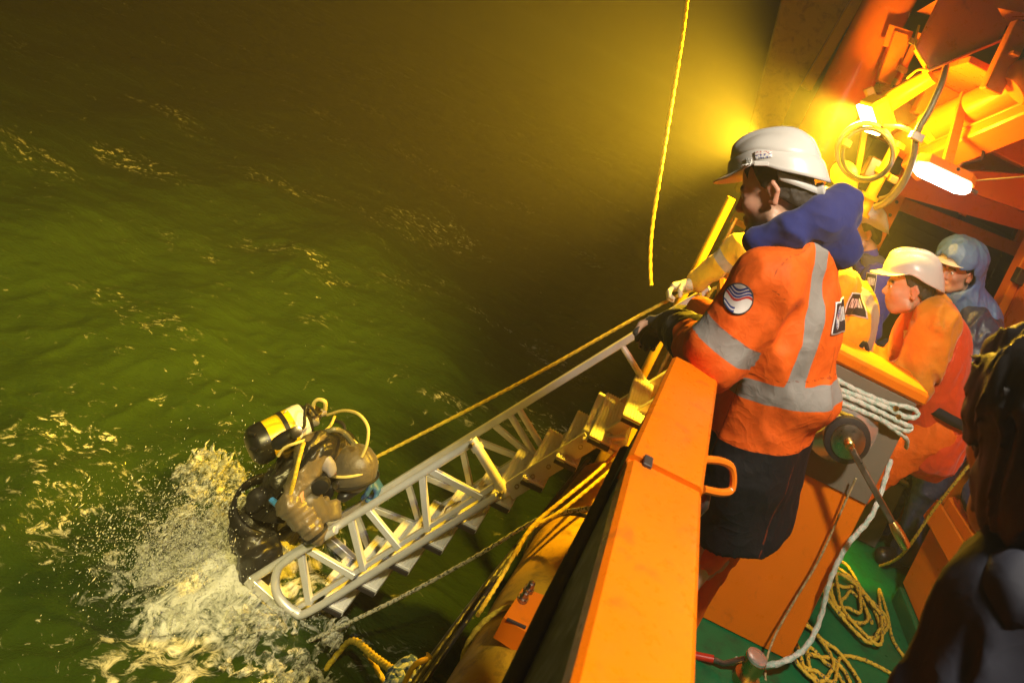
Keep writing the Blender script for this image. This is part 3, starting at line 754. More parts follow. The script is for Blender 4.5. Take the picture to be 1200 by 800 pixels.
MB().prism([P(1130, 200, 4.0), P(1215, 205, 4.0), P(1215, 252, 4.0), P(1145, 228, 4.0)], (0, 0.25, 0)).build('cheek_plate', ORANGE, dh)
MB().prism([P(1052, 205, 4.4), P(1130, 222, 4.4), P(1215, 255, 4.4), P(1215, 275, 4.4), P(1050, 228, 4.4)], (0, 0.05, 0)).build('haunch', ORANGE_D, dh)
# perforated upright
pu = thing('perforated_upright', P(1040, 260, 4.7), 'orange upright with a row of bolt holes behind the white helmet', 'column')
MB().bar(P(1072, 188, 4.7), P(1001, 330, 4.7), 0.10, 0.05, (0, 1, 0), 0.004).build('channel', ORANGE, pu)
for k in range(6):
    t_ = k / 6; c_ = P(1066 - 46 * t_, 206 + 92 * t_, 4.66)
    MB().lathe([(0, 0.012), (0.006, 0.012), (0.006, 0.004)], c_, (0, -1, 0), 10).build('bolt', DARK_STEEL, pu, True)
# fluorescent bulkhead light
fx = thing('bulkhead_light', P(1105, 205, 3.35), 'lit white bulkhead light fixed under the orange beam', 'lamp')
fc = P(1105, 207, 3.35); fz = Vector((0.02, -0.34, -0.94)).normalized(); fxx = Vector((1, 0, 0.05)).normalized(); fyy = fz.cross(fxx).normalized(); fxx = fyy.cross(fz)
def oct_(c_, a, b_, cut, dz): return [c_ + fxx * x + fyy * y + fz * dz for x, y in ((-a + cut, -b_), (a - cut, -b_), (a, -b_ + cut), (a, b_ - cut), (a - cut, b_), (-a + cut, b_), (-a, b_ - cut), (-a, -b_ + cut))]
MB().prism(oct_(fc, 0.150, 0.075, 0.04, -0.05), fz * 0.045).build('housing', ORANGE_D, fx)
TUBE = emit('light_diffuser', (1.0, 0.92, 0.82), 13)
MB().prism(oct_(fc, 0.140, 0.066, 0.038, -0.003), fz * 0.03).build('diffuser', TUBE, fx)
for s_ in (-1, 1): MB().tube([fc + fxx * (0.15 * s_), fc + fxx * (0.185 * s_)], 0.010, 8).build('clip', STEEL_D, fx, True)
MB().tube(smooth_path([fc + fxx * 0.03 + fyy * 0.085 - fz * 0.03, P(1128, 192, 3.4), P(1150, 186, 3.45), P(1152, 170, 3.5)], 6), 0.008, 8).build('cable', HOSE_B, fx, True)
MB().bar(fc - fz * 0.05, fc - fz * 0.05 + Vector((0.0, 0.25, 0.42)), 0.05, 0.03).build('arm', ORANGE_D, fx)
MB().tube([P(1140, 212, 3.35), P(1225, 205, 3.35)], 0.004, 6).build('conduit', CREAM_P, fx, True)

# house side, passage wall
hs_ = thing('deckhouse', (2.3, 3.0, 0), 'orange deckhouse side with door frame at the right edge', 'deckhouse')
MB().box((2.16, 1.2, 0.0), (2.24, 4.40, 2.597), 0.006).build('side_wall', ORANGE, hs_)
MB().box((2.10, 4.30, 0.0), (2.158, 4.42, 2.3), 0.006).build('door_frame', ORANGE, hs_)
MB().box((2.135, 3.95, 0.15), (2.1585, 4.24, 2.0), 0.006).build('door', ORANGE_D, hs_)
for z in (0.6, 1.2, 1.75): MB().box((2.08, 4.22, z), (2.134, 4.29, z + 0.10), 0.005).build('hinge', DARK_STEEL, hs_)
MB().tube([(2.05, 3.3, 0.9), (2.05, 4.1, 0.9)], 0.016, 10).build('grab_rail', ORANGE, hs_, True)
pw = thing('passage_wall', (2.8, 7.4, 0), 'dark wall at the end of the covered passage', 'wall')
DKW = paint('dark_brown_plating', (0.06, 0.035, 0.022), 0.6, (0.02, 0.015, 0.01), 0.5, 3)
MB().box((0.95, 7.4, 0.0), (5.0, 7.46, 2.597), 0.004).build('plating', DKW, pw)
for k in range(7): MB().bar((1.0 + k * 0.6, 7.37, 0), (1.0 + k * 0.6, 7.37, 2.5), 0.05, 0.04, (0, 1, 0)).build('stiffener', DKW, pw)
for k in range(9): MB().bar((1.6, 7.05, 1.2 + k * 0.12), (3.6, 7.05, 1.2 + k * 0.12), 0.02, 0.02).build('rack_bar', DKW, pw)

# orange locker with lips, plinth
lk = thing('deck_locker', (2.03, 2.9, 0), 'low orange deck locker with rolled lips beside the dark jacket', 'locker')
MB().box((1.93, 1.3, 0.09), (2.155, 3.56, 0.46), 0.006).build('body', ORANGE, lk)
MB().box((1.90, 1.3, 0.0), (2.15, 3.52, 0.088), 0.004).build('plinth', GREEN_D, lk)
MB().bar((1.90, 1.3, 0.50), (1.90, 3.58, 0.50), 0.02, 0.12, (0.25, 0, 1), 0.008).build('outer_lip', ORANGE, lk)
MB().bar((1.99, 1.3, 0.56), (1.99, 3.60, 0.56), 0.075, 0.10, (0.1, 0, 1), 0.025).build('lid_roll', ORANGE, lk)
MB().cbox((1.955, 3.0, 0.52), (0.018, 0.03, 0.02)).build('catch', ORANGE, lk)
# pale ventilator box and steel edge
vb = thing('ventilator_box', (1.83, 4.05, 0), 'small pale grey ventilator box standing on the green deck', 'box')
MB().box((1.74, 3.98, 0.0), (1.93, 4.20, 0.41), 0.008).build('body', GREY_P, vb)
MB().box((1.73, 3.97, 0.4105), (1.94, 4.21, 0.43), 0.005).build('lid', GREY_P, vb)
MB().bar(P(1038, 553, 4.0), P(1071, 522, 4.3), 0.02, 0.03, (0, 0, 1)).build('edge_bar', STEEL, vb)
# gear in the passage
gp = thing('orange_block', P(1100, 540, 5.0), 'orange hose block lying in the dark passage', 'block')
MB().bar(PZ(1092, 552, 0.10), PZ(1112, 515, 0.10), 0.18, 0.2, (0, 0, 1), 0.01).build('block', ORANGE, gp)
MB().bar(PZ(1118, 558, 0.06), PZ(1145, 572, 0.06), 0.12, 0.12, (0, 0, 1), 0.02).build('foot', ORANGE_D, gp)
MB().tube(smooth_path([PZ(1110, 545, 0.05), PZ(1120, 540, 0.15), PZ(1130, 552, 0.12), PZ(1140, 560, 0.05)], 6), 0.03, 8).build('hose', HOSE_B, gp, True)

# ================================================================== LONG ROPES
HAND5 = P(797, 345, 3.52)
DIVER_CLIP = P(430, 541, 3.40)
yr = thing('tether_rope', DIVER_CLIP, 'taut bright yellow tether from the diver up to the gloved hand', 'rope')
mid = (HAND5 + DIVER_CLIP) / 2 - Vector((0, 0, 0.02))
rope_mb([DIVER_CLIP, mid, HAND5, HAND5 + Vector((0.12, 0.0, 0.02)), P(838, 337, 3.5), P(862, 338, 3.45)], 0.0085, 10).build('rope', ROPE_YP, yr, True)
MB().tube([DIVER_CLIP, DIVER_CLIP + (mid - DIVER_CLIP).normalized() * -0.07], 0.016, 8).build('clip', plain('pale_blue_plastic', (0.35, 0.6, 0.65), 0.4), yr, True)
mr = thing('mooring_line', P(480, 700, 2.9), 'pale black flecked line running from the water to the fender', 'rope')
rope_mb([P(235, 803, 3.2), P(300, 778, 3.1), P(400, 733, 2.95), P(480, 694, 2.85), P(560, 650, 2.8), P(625, 611, 2.8), P(660, 600, 2.72), P(700, 594, 2.6)], 0.0080, 10).build('rope', ROPE_BW, mr, True)
hr = thing('hanging_rope', P(780, 150, 4.6), 'slack yellow rope hanging from above beside the sodium glow', 'rope')
rope_mb([P(808, -25, 4.6), P(800, 40, 4.6), P(787, 120, 4.6), P(774, 200, 4.6), P(765, 260, 4.6), P(762, 300, 4.6), P(763, 334, 4.6)], 0.013, 10).build('rope', ROPE_YP, hr, True)
for k, (lst, lab) in enumerate((([(724, 528, 3.2), (700, 552, 2.95), (660, 585, 2.75), (625, 615, 2.62), (605, 645, 2.5), (585, 680, 2.4), (560, 720, 2.2)], 'outer yellow line lying along the fender below the landing'),
                              ([(722, 545, 3.0), (690, 572, 2.85), (655, 600, 2.7), (622, 620, 2.6), (604, 650, 2.5)], 'inner yellow line lying along the fender below the landing'))):
    o = thing('fender_line', P(*lst[2]), lab, 'rope', 'yellow lines on the fender')
    rope_mb(ppath(lst), 0.0075, 8).build('rope', ROPE_YP, o, True)
# knotted blue and white rope bundle with a yellow tail at the hull
kb = thing('rope_bundle', P(472, 795, 2.2), 'knotted blue and white rope bundle with yellow tail at the bottom edge', 'rope')
BLUEW = rope_mat('blue_white_rope', (0.55, 0.6, 0.62), (0.05, 0.12, 0.35), 40, 0.5)
kc = P(470, 800, 2.2); rk = random.Random(5); pts = []
for k in range(40):
    a_ = k * 0.9; pts.append(kc + Vector((0.055 * math.cos(a_) * (0.6 + 0.4 * rk.random()), 0.05 * math.sin(a_ * 0.73), 0.045 * math.sin(a_) * (0.6 + 0.4 * rk.random()))))
rope_mb(pts, 0.011, 6).build('knot', BLUEW, kb, True)
MB().tube(smooth_path(ppath([(474, 800, 2.15), (482, 784, 2.14), (490, 776, 2.14), (499, 772, 2.15), (503, 768, 2.16)]), 6), [0.009] * 24 + [0.014], 10).build('tail', YELLOW_P, kb, True)
rope_mb(ppath([(466, 789, 2.3), (440, 770, 2.6), (414, 750, 2.9), (396, 765, 3.0), (370, 800, 3.0)]), 0.012, 8).build('leg', ROPE_YP, kb, True)
rope_mb(ppath([(428, 764, 2.75), (440, 780, 2.72), (452, 803, 2.7)]), 0.009, 8).build('leg', ROPE_YP, kb, True)

# deck light above the house side (out of frame, lights the crew)
dl = thing('deck_light', DECK_POS + Vector((0, 0, 0.1)), 'deck light on a bracket above the house side', 'lamp')
MB().lathe([(0.12, 0.03), (0.10, 0.09), (0.03, 0.13), (0.02, 0.13), (0.02, 0.12)], DECK_POS, (0, 0, 1), 24).build('shade', GREY_P, dl, True)
MB().tube(smooth_path([DECK_POS + Vector((0, 0, 0.12)), DECK_POS + Vector((0.1, 0.05, 0.2)), Vector((1.9, 1.0, 3.6)), Vector((2.2, 1.4, 3.1)), Vector((2.2, 1.4, 2.5))], 6), 0.02, 8).build('bracket', GREY_P, dl, True)

gf = thing('gate_floodlight', GATE_POS, 'sodium floodlight on the far side of the column', 'lamp')
MB().cbox(GATE_POS + Vector((0.09, 0, 0)), (0.05, 0.10, 0.08), None, 0.015).build('housing', GREY_P, gf)
MB().bar(GATE_POS + Vector((0.14, 0, 0)), Vector((0.58, 4.31, 1.80)), 0.05, 0.05).build('bracket', GREY_P, gf)

# lamp heads on the mast behind the photographer (out of frame)
ms = thing('lamp_mast', Vector((0.45, -2.2, 0)), 'lamp mast behind the photographer', 'mast')
MB().tube([(0.45, -2.3, 0.0), (0.45, -2.3, 5.2)], 0.05, 12).build('pole', GREY_P, ms, True)
MB().lathe([(-0.16, 0.04), (-0.14, 0.08), (-0.02, 0.09), (-0.02, 0.08)], HAND_LAMP, (Vector((-0.58, 3.25, -0.72)) - HAND_LAMP), 20).build('lamp_head', GREY_P, ms, True)
MB().bar((0.45, -2.3, 5.0), (-0.45, -2.36, 5.0), 0.04, 0.04).build('arm', GREY_P, ms)
MB().lathe([(-0.18, 0.05), (-0.16, 0.11), (-0.02, 0.13), (-0.02, 0.12)], SEARCH_POS, (Vector((-1.6, 3.2, -1.1)) - SEARCH_POS), 20).build('lamp_head', GREY_P, ms, True)
# ================================================================== FIGURES: signed distance modelling, one continuous skin per part
def V3(*a): return np.array(a if len(a) > 1 else tuple(a[0]), dtype=np.float32)
def cone(a, b, ra, rb, k=None, flat=None, f=1.0): return dict(t='cone', a=V3(a), b=V3(b), ra=ra, rb=rb, k=k, flat=None if flat is None else V3(flat), f=f)
def ell(c, r, ax=None, k=None, sub=False): return dict(t='ell', c=V3(c), r=V3(r), ax=ax, k=k, sub=sub)
def sdf_eval(pr, X):
    if pr['t'] == 'cone':
        p = X - pr['a']; ab = pr['b'] - pr['a']; f = pr['f']
        if pr['flat'] is not None:
            n = pr['flat']; p = p + n * ((p @ n) * (1 / f - 1))[..., None]; ab = ab + n * (float(ab @ n) * (1 / f - 1))
        L2 = float(ab @ ab) + 1e-9
        t_ = np.clip((p @ ab) / L2, 0, 1)
        d = np.linalg.norm(p - t_[..., None] * ab, axis=-1) - (pr['ra'] + (pr['rb'] - pr['ra']) * t_)
        return d * min(1.0, (1 + f) / 2)
    p = X - pr['c']
    if pr['ax'] is not None:
        A_ = np.stack([V3(a) for a in pr['ax']], 1); p = p @ A_
    r = pr['r']; k0 = np.linalg.norm(p / r, axis=-1); k1 = np.linalg.norm(p / (r * r), axis=-1)
    return k0 * (k0 - 1) / np.maximum(k1, 1e-6)
def bounds(pr):
    if pr['t'] == 'cone':
        m = max(pr['ra'], pr['rb']) * max(1, pr['f'])
        return np.minimum(pr['a'], pr['b']) - m, np.maximum(pr['a'], pr['b']) + m
    m = float(pr['r'].max()); return pr['c'] - m, pr['c'] + m
def surface_nets(Fv, o, h):
    s = Fv < 0
    act = np.zeros(tuple(n - 1 for n in Fv.shape), dtype=np.int8)
    for dx in (0, 1):
        for dy in (0, 1):
            for dz in (0, 1):
                act += s[dx:Fv.shape[0] - 1 + dx, dy:Fv.shape[1] - 1 + dy, dz:Fv.shape[2] - 1 + dz]
    idx = np.argwhere((act > 0) & (act < 8))
    lut = np.full(act.shape, -1, dtype=np.int64); lut[idx[:, 0], idx[:, 1], idx[:, 2]] = np.arange(len(idx))
    pos = np.zeros((len(idx), 3)); cnt = np.zeros(len(idx))
    cs = [(a, b, c) for a in (0, 1) for b in (0, 1) for c in (0, 1)]
    for c0 in cs:
        for ax in range(3):
            if c0[ax]: continue
            c1 = list(c0); c1[ax] = 1
            f0 = Fv[idx[:, 0] + c0[0], idx[:, 1] + c0[1], idx[:, 2] + c0[2]]; f1 = Fv[idx[:, 0] + c1[0], idx[:, 1] + c1[1], idx[:, 2] + c1[2]]
            m = (f0 < 0) != (f1 < 0); t_ = np.where(m, f0 / np.where(m, f0 - f1, 1), 0)
            q = np.tile(np.array(c0, float), (len(idx), 1)); q[:, ax] = t_
            pos += q * m[:, None]; cnt += m
    V = (idx + pos / cnt[:, None]) * h + o
    Q = []
    for ax in range(3):
        sl0 = [slice(None)] * 3; sl1 = [slice(None)] * 3; sl0[ax] = slice(0, -1); sl1[ax] = slice(1, None)
        ch = s[tuple(sl0)] != s[tuple(sl1)]; e = np.argwhere(ch)
        b, c = (ax + 1) % 3, (ax + 2) % 3
        e = e[(e[:, b] > 0) & (e[:, c] > 0) & (e[:, b] < Fv.shape[b] - 1) & (e[:, c] < Fv.shape[c] - 1)]
        def at(db, dc):
            q = e.copy(); q[:, b] -= db; q[:, c] -= dc; return lut[q[:, 0], q[:, 1], q[:, 2]]
        quad = np.stack([at(1, 1), at(0, 1), at(0, 0), at(1, 0)], 1)
        fl = ~s[e[:, 0], e[:, 1], e[:, 2]]
        quad[fl] = quad[fl][:, ::-1]
        Q.append(quad)
    Q = np.concatenate(Q); Q = Q[(Q >= 0).all(1)]
    return V, Q
def sdf_mesh(name, prims, res, k, m, parent, disp=None, attrs=None, clip=None):
    lo = np.min([bounds(p)[0] for p in prims if not p.get('sub')], 0) - 0.03; hi = np.max([bounds(p)[1] for p in prims if not p.get('sub')], 0) + 0.03
    n = np.ceil((hi - lo) / res).astype(int) + 1
    ax = [lo[i] + res * np.arange(n[i]) for i in range(3)]
    Fv = np.full(tuple(n), 0.2, dtype=np.float32)
    for p in prims:
        a, b = bounds(p); kk = p['k'] if p['k'] is not None else k; pad = kk + 0.02
        i0 = np.clip(np.floor((a - pad - lo) / res).astype(int), 0, n - 1); i1 = np.clip(np.ceil((b + pad - lo) / res).astype(int) + 1, 1, n)
        sl = tuple(slice(i0[i], i1[i]) for i in range(3))
        X = np.stack(np.meshgrid(*[ax[i][sl[i]] for i in range(3)], indexing='ij'), -1).astype(np.float32)
        d = sdf_eval(p, X); g = Fv[sl]
        if p.get('sub'):
            hh = np.clip(0.5 - 0.5 * (g + d) / kk, 0, 1); Fv[sl] = g * (1 - hh) - d * hh + kk * hh * (1 - hh)
        else:
            hh = np.clip(0.5 + 0.5 * (g - d) / kk, 0, 1); Fv[sl] = g * (1 - hh) + d * hh - kk * hh * (1 - hh)
    if disp is not None or clip is not None:
        near = np.abs(Fv) < 0.05 if clip is None else Fv < 0.1
        ii = np.argwhere(near); X = np.stack([ax[0][ii[:, 0]], ax[1][ii[:, 1]], ax[2][ii[:, 2]]], -1)
        val = Fv[near]
        if disp is not None: val = val + disp(X)
        if clip is not None: val = np.maximum(val, clip(X))
        Fv[near] = val
    V, Q = surface_nets(Fv, lo, res)
    me = bpy.data.meshes.new(name); mesh_from(me, V, Q)
    if attrs:
        for an, fn in attrs.items():
            a = me.attributes.new(an, 'FLOAT', 'POINT'); a.data.foreach_set('value', np.asarray(fn(V), dtype=np.float32))
    o = link_mesh(me, name, m, parent, True)
    return o
def folds(scale=9, amp=0.010, seed=0.0, stretch=(1, 1, 0.5), fine=0.002):
    """drapery: long soft ridges at two sizes, running mostly down the cloth"""
    st = np.array(stretch)
    def d(X):
        p = X * st * scale * 1.25 + seed
        w1 = np.stack([vnoise(p * 0.6 + 1.3), vnoise(p * 0.6 + 5.1), vnoise(p * 0.6 + 9.7)], -1)
        r1 = 1 - np.abs(vnoise(p + 0.9 * w1)) * 2.2
        q = X * np.array([st[0], st[1], st[2]]) * scale * 2.7 + seed * 1.7
        r2 = 1 - np.abs(vnoise(q + 1.1 * w1)) * 2.2
        return -amp * (np.clip(r1, -0.6, 1) * 0.85 + np.clip(r2, -0.6, 1) * 0.42) + amp * 0.5 - fine * vnoise(X * 45 + seed)
    return d
def seg_t(X, a, b):
    a, b = V3(a), V3(b); ab = b - a; return (X - a) @ ab / float(ab @ ab) * np.linalg.norm(ab)
def seg_d(X, a, b):
    a, b = V3(a), V3(b); ab = b - a; t_ = np.clip((X - a) @ ab / float(ab @ ab), 0, 1)
    return np.linalg.norm(X - a - t_[:, None] * ab, axis=1)

class Frame:
    def __init__(s, c, f, u):
        s.c = Vector(c); s.f = Vector(f).normalized(); s.l = Vector(u).cross(s.f).normalized(); s.u = s.f.cross(s.l).normalized()
    def __call__(s, f, l, u): return s.c + s.f * f + s.l * l + s.u * u
    def ax(s): return (s.f, s.l, s.u)

def head_prims(H, fat=1.0, sex=1.0):
    """face and skull in the head's own frame (metres)"""
    k = 0.012; q = [ell(H(-0.008, 0, 0.035), (0.098, 0.077, 0.098), H.ax(), 0.02),
         ell(H(0.030, 0, -0.045), (0.066 * fat, 0.058 * fat, 0.078), H.ax(), 0.025),
         ell(H(0.066, 0, -0.098), (0.026, 0.028, 0.022), H.ax(), 0.025),
         cone(H(0.012, 0.050 * fat, -0.075), H(0.062, 0.018, -0.105), 0.022, 0.018, 0.02), cone(H(0.012, -0.050 * fat, -0.075), H(0.062, -0.018, -0.105), 0.022, 0.018, 0.02),
         cone(H(0.082, 0.034, 0.016), H(0.088, 0.008, 0.013), 0.012, 0.011, 0.014), cone(H(0.082, -0.034, 0.016), H(0.088, -0.008, 0.013), 0.012, 0.011, 0.014),
         ell(H(0.068, 0.040, -0.030), (0.024, 0.020, 0.020), H.ax(), 0.02), ell(H(0.068, -0.040, -0.030), (0.024, 0.020, 0.020), H.ax(), 0.02)]
    for s_ in (-1, 1):
        q.append(ell(H(0.098, 0.032 * s_, -0.004), (0.016, 0.018, 0.012), H.ax(), 0.010, True))
        q.append(ell(H(0.079, 0.031 * s_, -0.004), (0.013, 0.014, 0.012), H.ax(), 0.004))
    q += [cone(H(0.090, 0, 0.004), H(0.112, 0, -0.034), 0.009, 0.0125, 0.010), ell(H(0.098, 0.012, -0.040), (0.012, 0.009, 0.008), H.ax(), 0.006), ell(H(0.098, -0.012, -0.040), (0.012, 0.009, 0.008), H.ax(), 0.006),
          cone(H(0.090, 0.020, -0.068), H(0.097, 0, -0.064), 0.006, 0.0075, 0.006), cone(H(0.090, -0.020, -0.068), H(0.097, 0, -0.064), 0.006, 0.0075, 0.006),
          cone(H(0.089, 0.017, -0.078), H(0.095, 0, -0.079), 0.006, 0.008, 0.006), cone(H(0.089, -0.017, -0.078), H(0.095, 0, -0.079), 0.006, 0.008, 0.006)]
    for s_ in (-1, 1):
        l_ = s_ * 0.076
        ea = (H.f * 0.9 - H.u * 0.2 + H.l * (-0.25 * s_), H.l * s_, H.u)
        q.append(cone(H(0.004, l_, 0.005), H(-0.014, l_ + 0.008 * s_, 0.018), 0.0075, 0.0075, 0.006)); q.append(cone(H(-0.014, l_ + 0.008 * s_, 0.018), H(-0.024, l_ + 0.010 * s_, -0.004), 0.0075, 0.0075, 0.004))
        q.append(cone(H(-0.024, l_ + 0.010 * s_, -0.004), H(-0.010, l_ + 0.004 * s_, -0.036), 0.0075, 0.0085, 0.004)); q.append(cone(H(-0.010, l_ + 0.004 * s_, -0.036), H(0.003, l_, -0.034), 0.0085, 0.007, 0.004))
        q.append(ell(H(-0.008, l_, -0.008), (0.016, 0.006, 0.024), H.ax(), 0.006))
    return q

def skin_mat(name, col, stub=0.0, hair=(0.02, 0.013, 0.008)):
    m, t, b = nmat(name); co = objco(t)
    f = noise_out(t, 30, 5, 0.6, co); c = mixc(t, f, tuple(x * 0.85 for x in col), tuple(min(1, x * 1.1) for x in col))
    c = mixc(t, mth(t, 'MULTIPLY', attr(t, 'ruddy'), 0.55, True), c, (col[0] * 0.95, col[1] * 0.55, col[2] * 0.5))
    g = noise_out(t, 420, 2, 0.5, co)
    st = mth(t, 'MULTIPLY', attr(t, 'stubble'), mth(t, 'ADD', mth(t, 'MULTIPLY', g, 0.7), 0.4), True)
    c = mixc(t, mth(t, 'MULTIPLY', st, stub), c, hair)
    c = mixc(t, attr(t, 'brow'), c, hair); c = mixc(t, attr(t, 'lips'), c, (col[0] * 0.75, col[1] * 0.42, col[2] * 0.40))
    t.links.new(c, b.inputs['Base Color']); b.inputs['Roughness'].default_value = 0.48
    b.inputs['Subsurface Weight'].default_value = 0.12; b.inputs['Subsurface Radius'].default_value = (0.010, 0.004, 0.002); b.inputs['Subsurface Scale'].default_value = 0.5
    bump(t, b, noise_out(t, 260, 3, 0.6, co), 0.25, 0.002)
    return m
def face_attrs(H):
    def loc(X):
        d = X - V3(H.c); return d @ V3(H.f), d @ V3(H.l), d @ V3(H.u)
    def sm(x, a, b): t_ = np.clip((x - a) / (b - a), 0, 1); return t_ * t_ * (3 - 2 * t_)
    def stubble(X):
        f, l, u = loc(X); return sm(-u, 0.045, 0.075) * sm(f, -0.005, 0.03) * (u > -0.16) + sm(f, -0.02, 0.012) * sm(-u, 0.0, 0.05) * (u > -0.12) * 0.6 * (np.abs(l) > 0.04)
    def brow(X):
        f, l, u = loc(X); return sm(f, 0.075, 0.082) * np.clip(1.6 - np.abs(u - 0.017 - 0.10 * (0.034 - np.abs(np.abs(l) - 0.034))) / 0.006, 0, 1) * (np.abs(np.abs(l) - 0.032) < 0.024)
    def lips(X):
        f, l, u = loc(X); return np.clip(1.4 - np.sqrt((l / 0.024) ** 2 + ((u + 0.071) / 0.012) ** 2), 0, 1) * (f > 0.07)
    def ruddy(X):
        f, l, u = loc(X); return np.clip(1 - np.hypot(f - 0.07, np.abs(l) - 0.04, ) / 0.05, 0, 1) * (np.abs(u + 0.03) < 0.05) + (np.abs(l) > 0.078) * 0.9 + np.clip(1 - np.sqrt((f - .11) ** 2 + (u + .035) ** 2) / 0.03, 0, 1)
    return dict(stubble=stubble, brow=brow, lips=lips, ruddy=ruddy)

def eyes(H, parent):
    W_ = plain('eye_white', (0.75, 0.72, 0.68), 0.15, 0.05); I_ = plain('iris_dark', (0.03, 0.02, 0.015), 0.1, 0.1)
    for s_ in (-1, 1):
        c_ = H(0.0835, 0.031 * s_, -0.004)
        e = MB().lathe([(0.0105 * math.sin(a), 0.0105 * math.cos(a)) for a in np.linspace(-1.5, 1.5, 10)], c_, H.f, 14).build('eye', W_, parent, True)
        MB().lathe([(0.0098, 0.005), (0.0107, 0.0045), (0.0110, 0.001)], c_, H.f, 12).build('iris', I_, e, True)

def hair_cap(H, parent, m, low=-0.02, res=0.005, seed=2.0):
    pr = [ell(H(-0.010, 0, 0.036), (0.103, 0.082, 0.102), H.ax(), 0.02), ell(H(-0.05, 0, -0.03), (0.06, 0.066, 0.06), H.ax(), 0.03)]
    def clip(X):
        d = X - V3(H.c); f, l, u = d @ V3(H.f), d @ V3(H.l), d @ V3(H.u)
        return np.maximum(np.maximum(low - 0.045 * np.clip(-f / 0.06, -0.4, 1.4) - u, np.where(f > 0, (f - 0.062) - 0.2 * u, -1)), -0.006 + 0 * f) * 1.0 if False else np.maximum(low - 0.05 * np.clip(-f / 0.06, -0.3, 1.3) - u, f - 0.060 - 0.35 * np.clip(u - 0.03, -0.05, 1) + 0.03 * (np.abs(l) > 0.055))
    return sdf_mesh('hair', pr, res, 0.02, m, parent, lambda X: 0.003 * vnoise(X * 120 + seed) + 0.002 * vnoise(X * 60), None, clip)

def helmet(H, parent, shell_m, brim=0.055, style='vent', straps=True, hood=False):
    """hard hat in the head's frame: shell with arched rim, peak, crown ridge, headband, ratchet"""
    n, mrow = 96, 26; Vv = []; Ff = []
    a, b, top = 0.142, 0.116, 0.118; base = 0.040
    for j in range(mrow + 1):
        e = j / mrow * (math.pi / 2)
        for i in range(n):
            th = 2 * math.pi * i / n; ct, st_ = math.cos(th), math.sin(th)
            rim = base + 0.012 * ct - 0.034 * max(0, -ct) ** 1.5 + 0.020 * math.exp(-((ct - 0.25) / 0.35) ** 2)
            rr = math.cos(e) ** 0.72; zz = math.sin(e) ** 0.92
            f = a * ct * rr; l = b * st_ * rr; u = rim + (top + base - rim) * zz + 0.008
            w_ = math.exp(-(l / 0.050) ** 6) * min(1, max(0, (e - 0.55) / 0.12))      # raised crown
            u += 0.014 * w_
            g = math.exp(-((e - 0.42) / 0.05) ** 2) * 0.0035 if style == 'vent' else 0
            s_ = 1 - g / 0.1
            if style != 'vent' and abs(l) < 0.012: u += 0.005 * min(1, max(0, (e - 0.3) / 0.2))
            lip = 1 + (0.020 if j == 0 else 0.006 if j == 1 else 0)
            Vv.append(H((f * s_ - 0.012) * lip, l * s_ * lip, u))
    for j in range(mrow):
        for i in range(n): Ff.append((j * n + i, j * n + (i + 1) % n, (j + 1) * n + (i + 1) % n, (j + 1) * n + i))
    hm_ = MB().add(Vv, Ff)
    root = hm_.build('helmet', shell_m, parent, True)
    so = root.modifiers.new('thick', 'SOLIDIFY'); so.thickness = 0.0035; so.offset = -1
    # peak
    pk = MB(); PV = []; rows = 7
    for r_ in range(rows + 1):
        for i in range(-16, 17):
            th = i / 16 * 1.25; ct, st_ = math.cos(th), math.sin(th)
            rim = base + 0.012 * ct - 0.034 * max(0, -ct) ** 1.5 + 0.020 * math.exp(-((ct - 0.25) / 0.35) ** 2)
            ex = brim * (r_ / rows) * max(0.0, math.cos(th * 1.22)) ** 0.8
            PV.append(H((a * 1.01 + ex) * ct - 0.012, b * 1.01 * st_ + ex * st_ * 0.35, rim + 0.010 - 0.30 * ex - 0.010 * (1 - ct) * ex / max(brim, 1e-6)))
    w_ = 33
    pk.add(PV, [(r_ * w_ + i, r_ * w_ + i + 1, (r_ + 1) * w_ + i + 1, (r_ + 1) * w_ + i) for r_ in range(rows) for i in range(w_ - 1)])
    po = pk.build('peak', shell_m, root, True); so = po.modifiers.new('thick', 'SOLIDIFY'); so.thickness = 0.004; so.offset = 0
    if straps:
        GREYP = bpy.data.materials.get('grey_plastic') or plain('grey_plastic', (0.50, 0.49, 0.46), 0.4, 0.1)
        pts = [H(0.111 * math.cos(t_) - 0.012, 0.096 * math.sin(t_), 0.040 - 0.055 * max(0, -math.cos(t_)) ** 1.2) for t_ in np.linspace(1.75, 2 * math.pi - 1.75, 40)]
        bo = band_mb(pts, H.u, 0.012).build('headband', GREYP, root, True); so = bo.modifiers.new('thick', 'SOLIDIFY'); so.thickness = 0.003
        MB().lathe([(0, 0.022), (0.018, 0.022), (0.02, 0.018)] , H(-0.118, 0, -0.016), -H.f, 20).build('ratchet', GREYP, root, True)
    return root

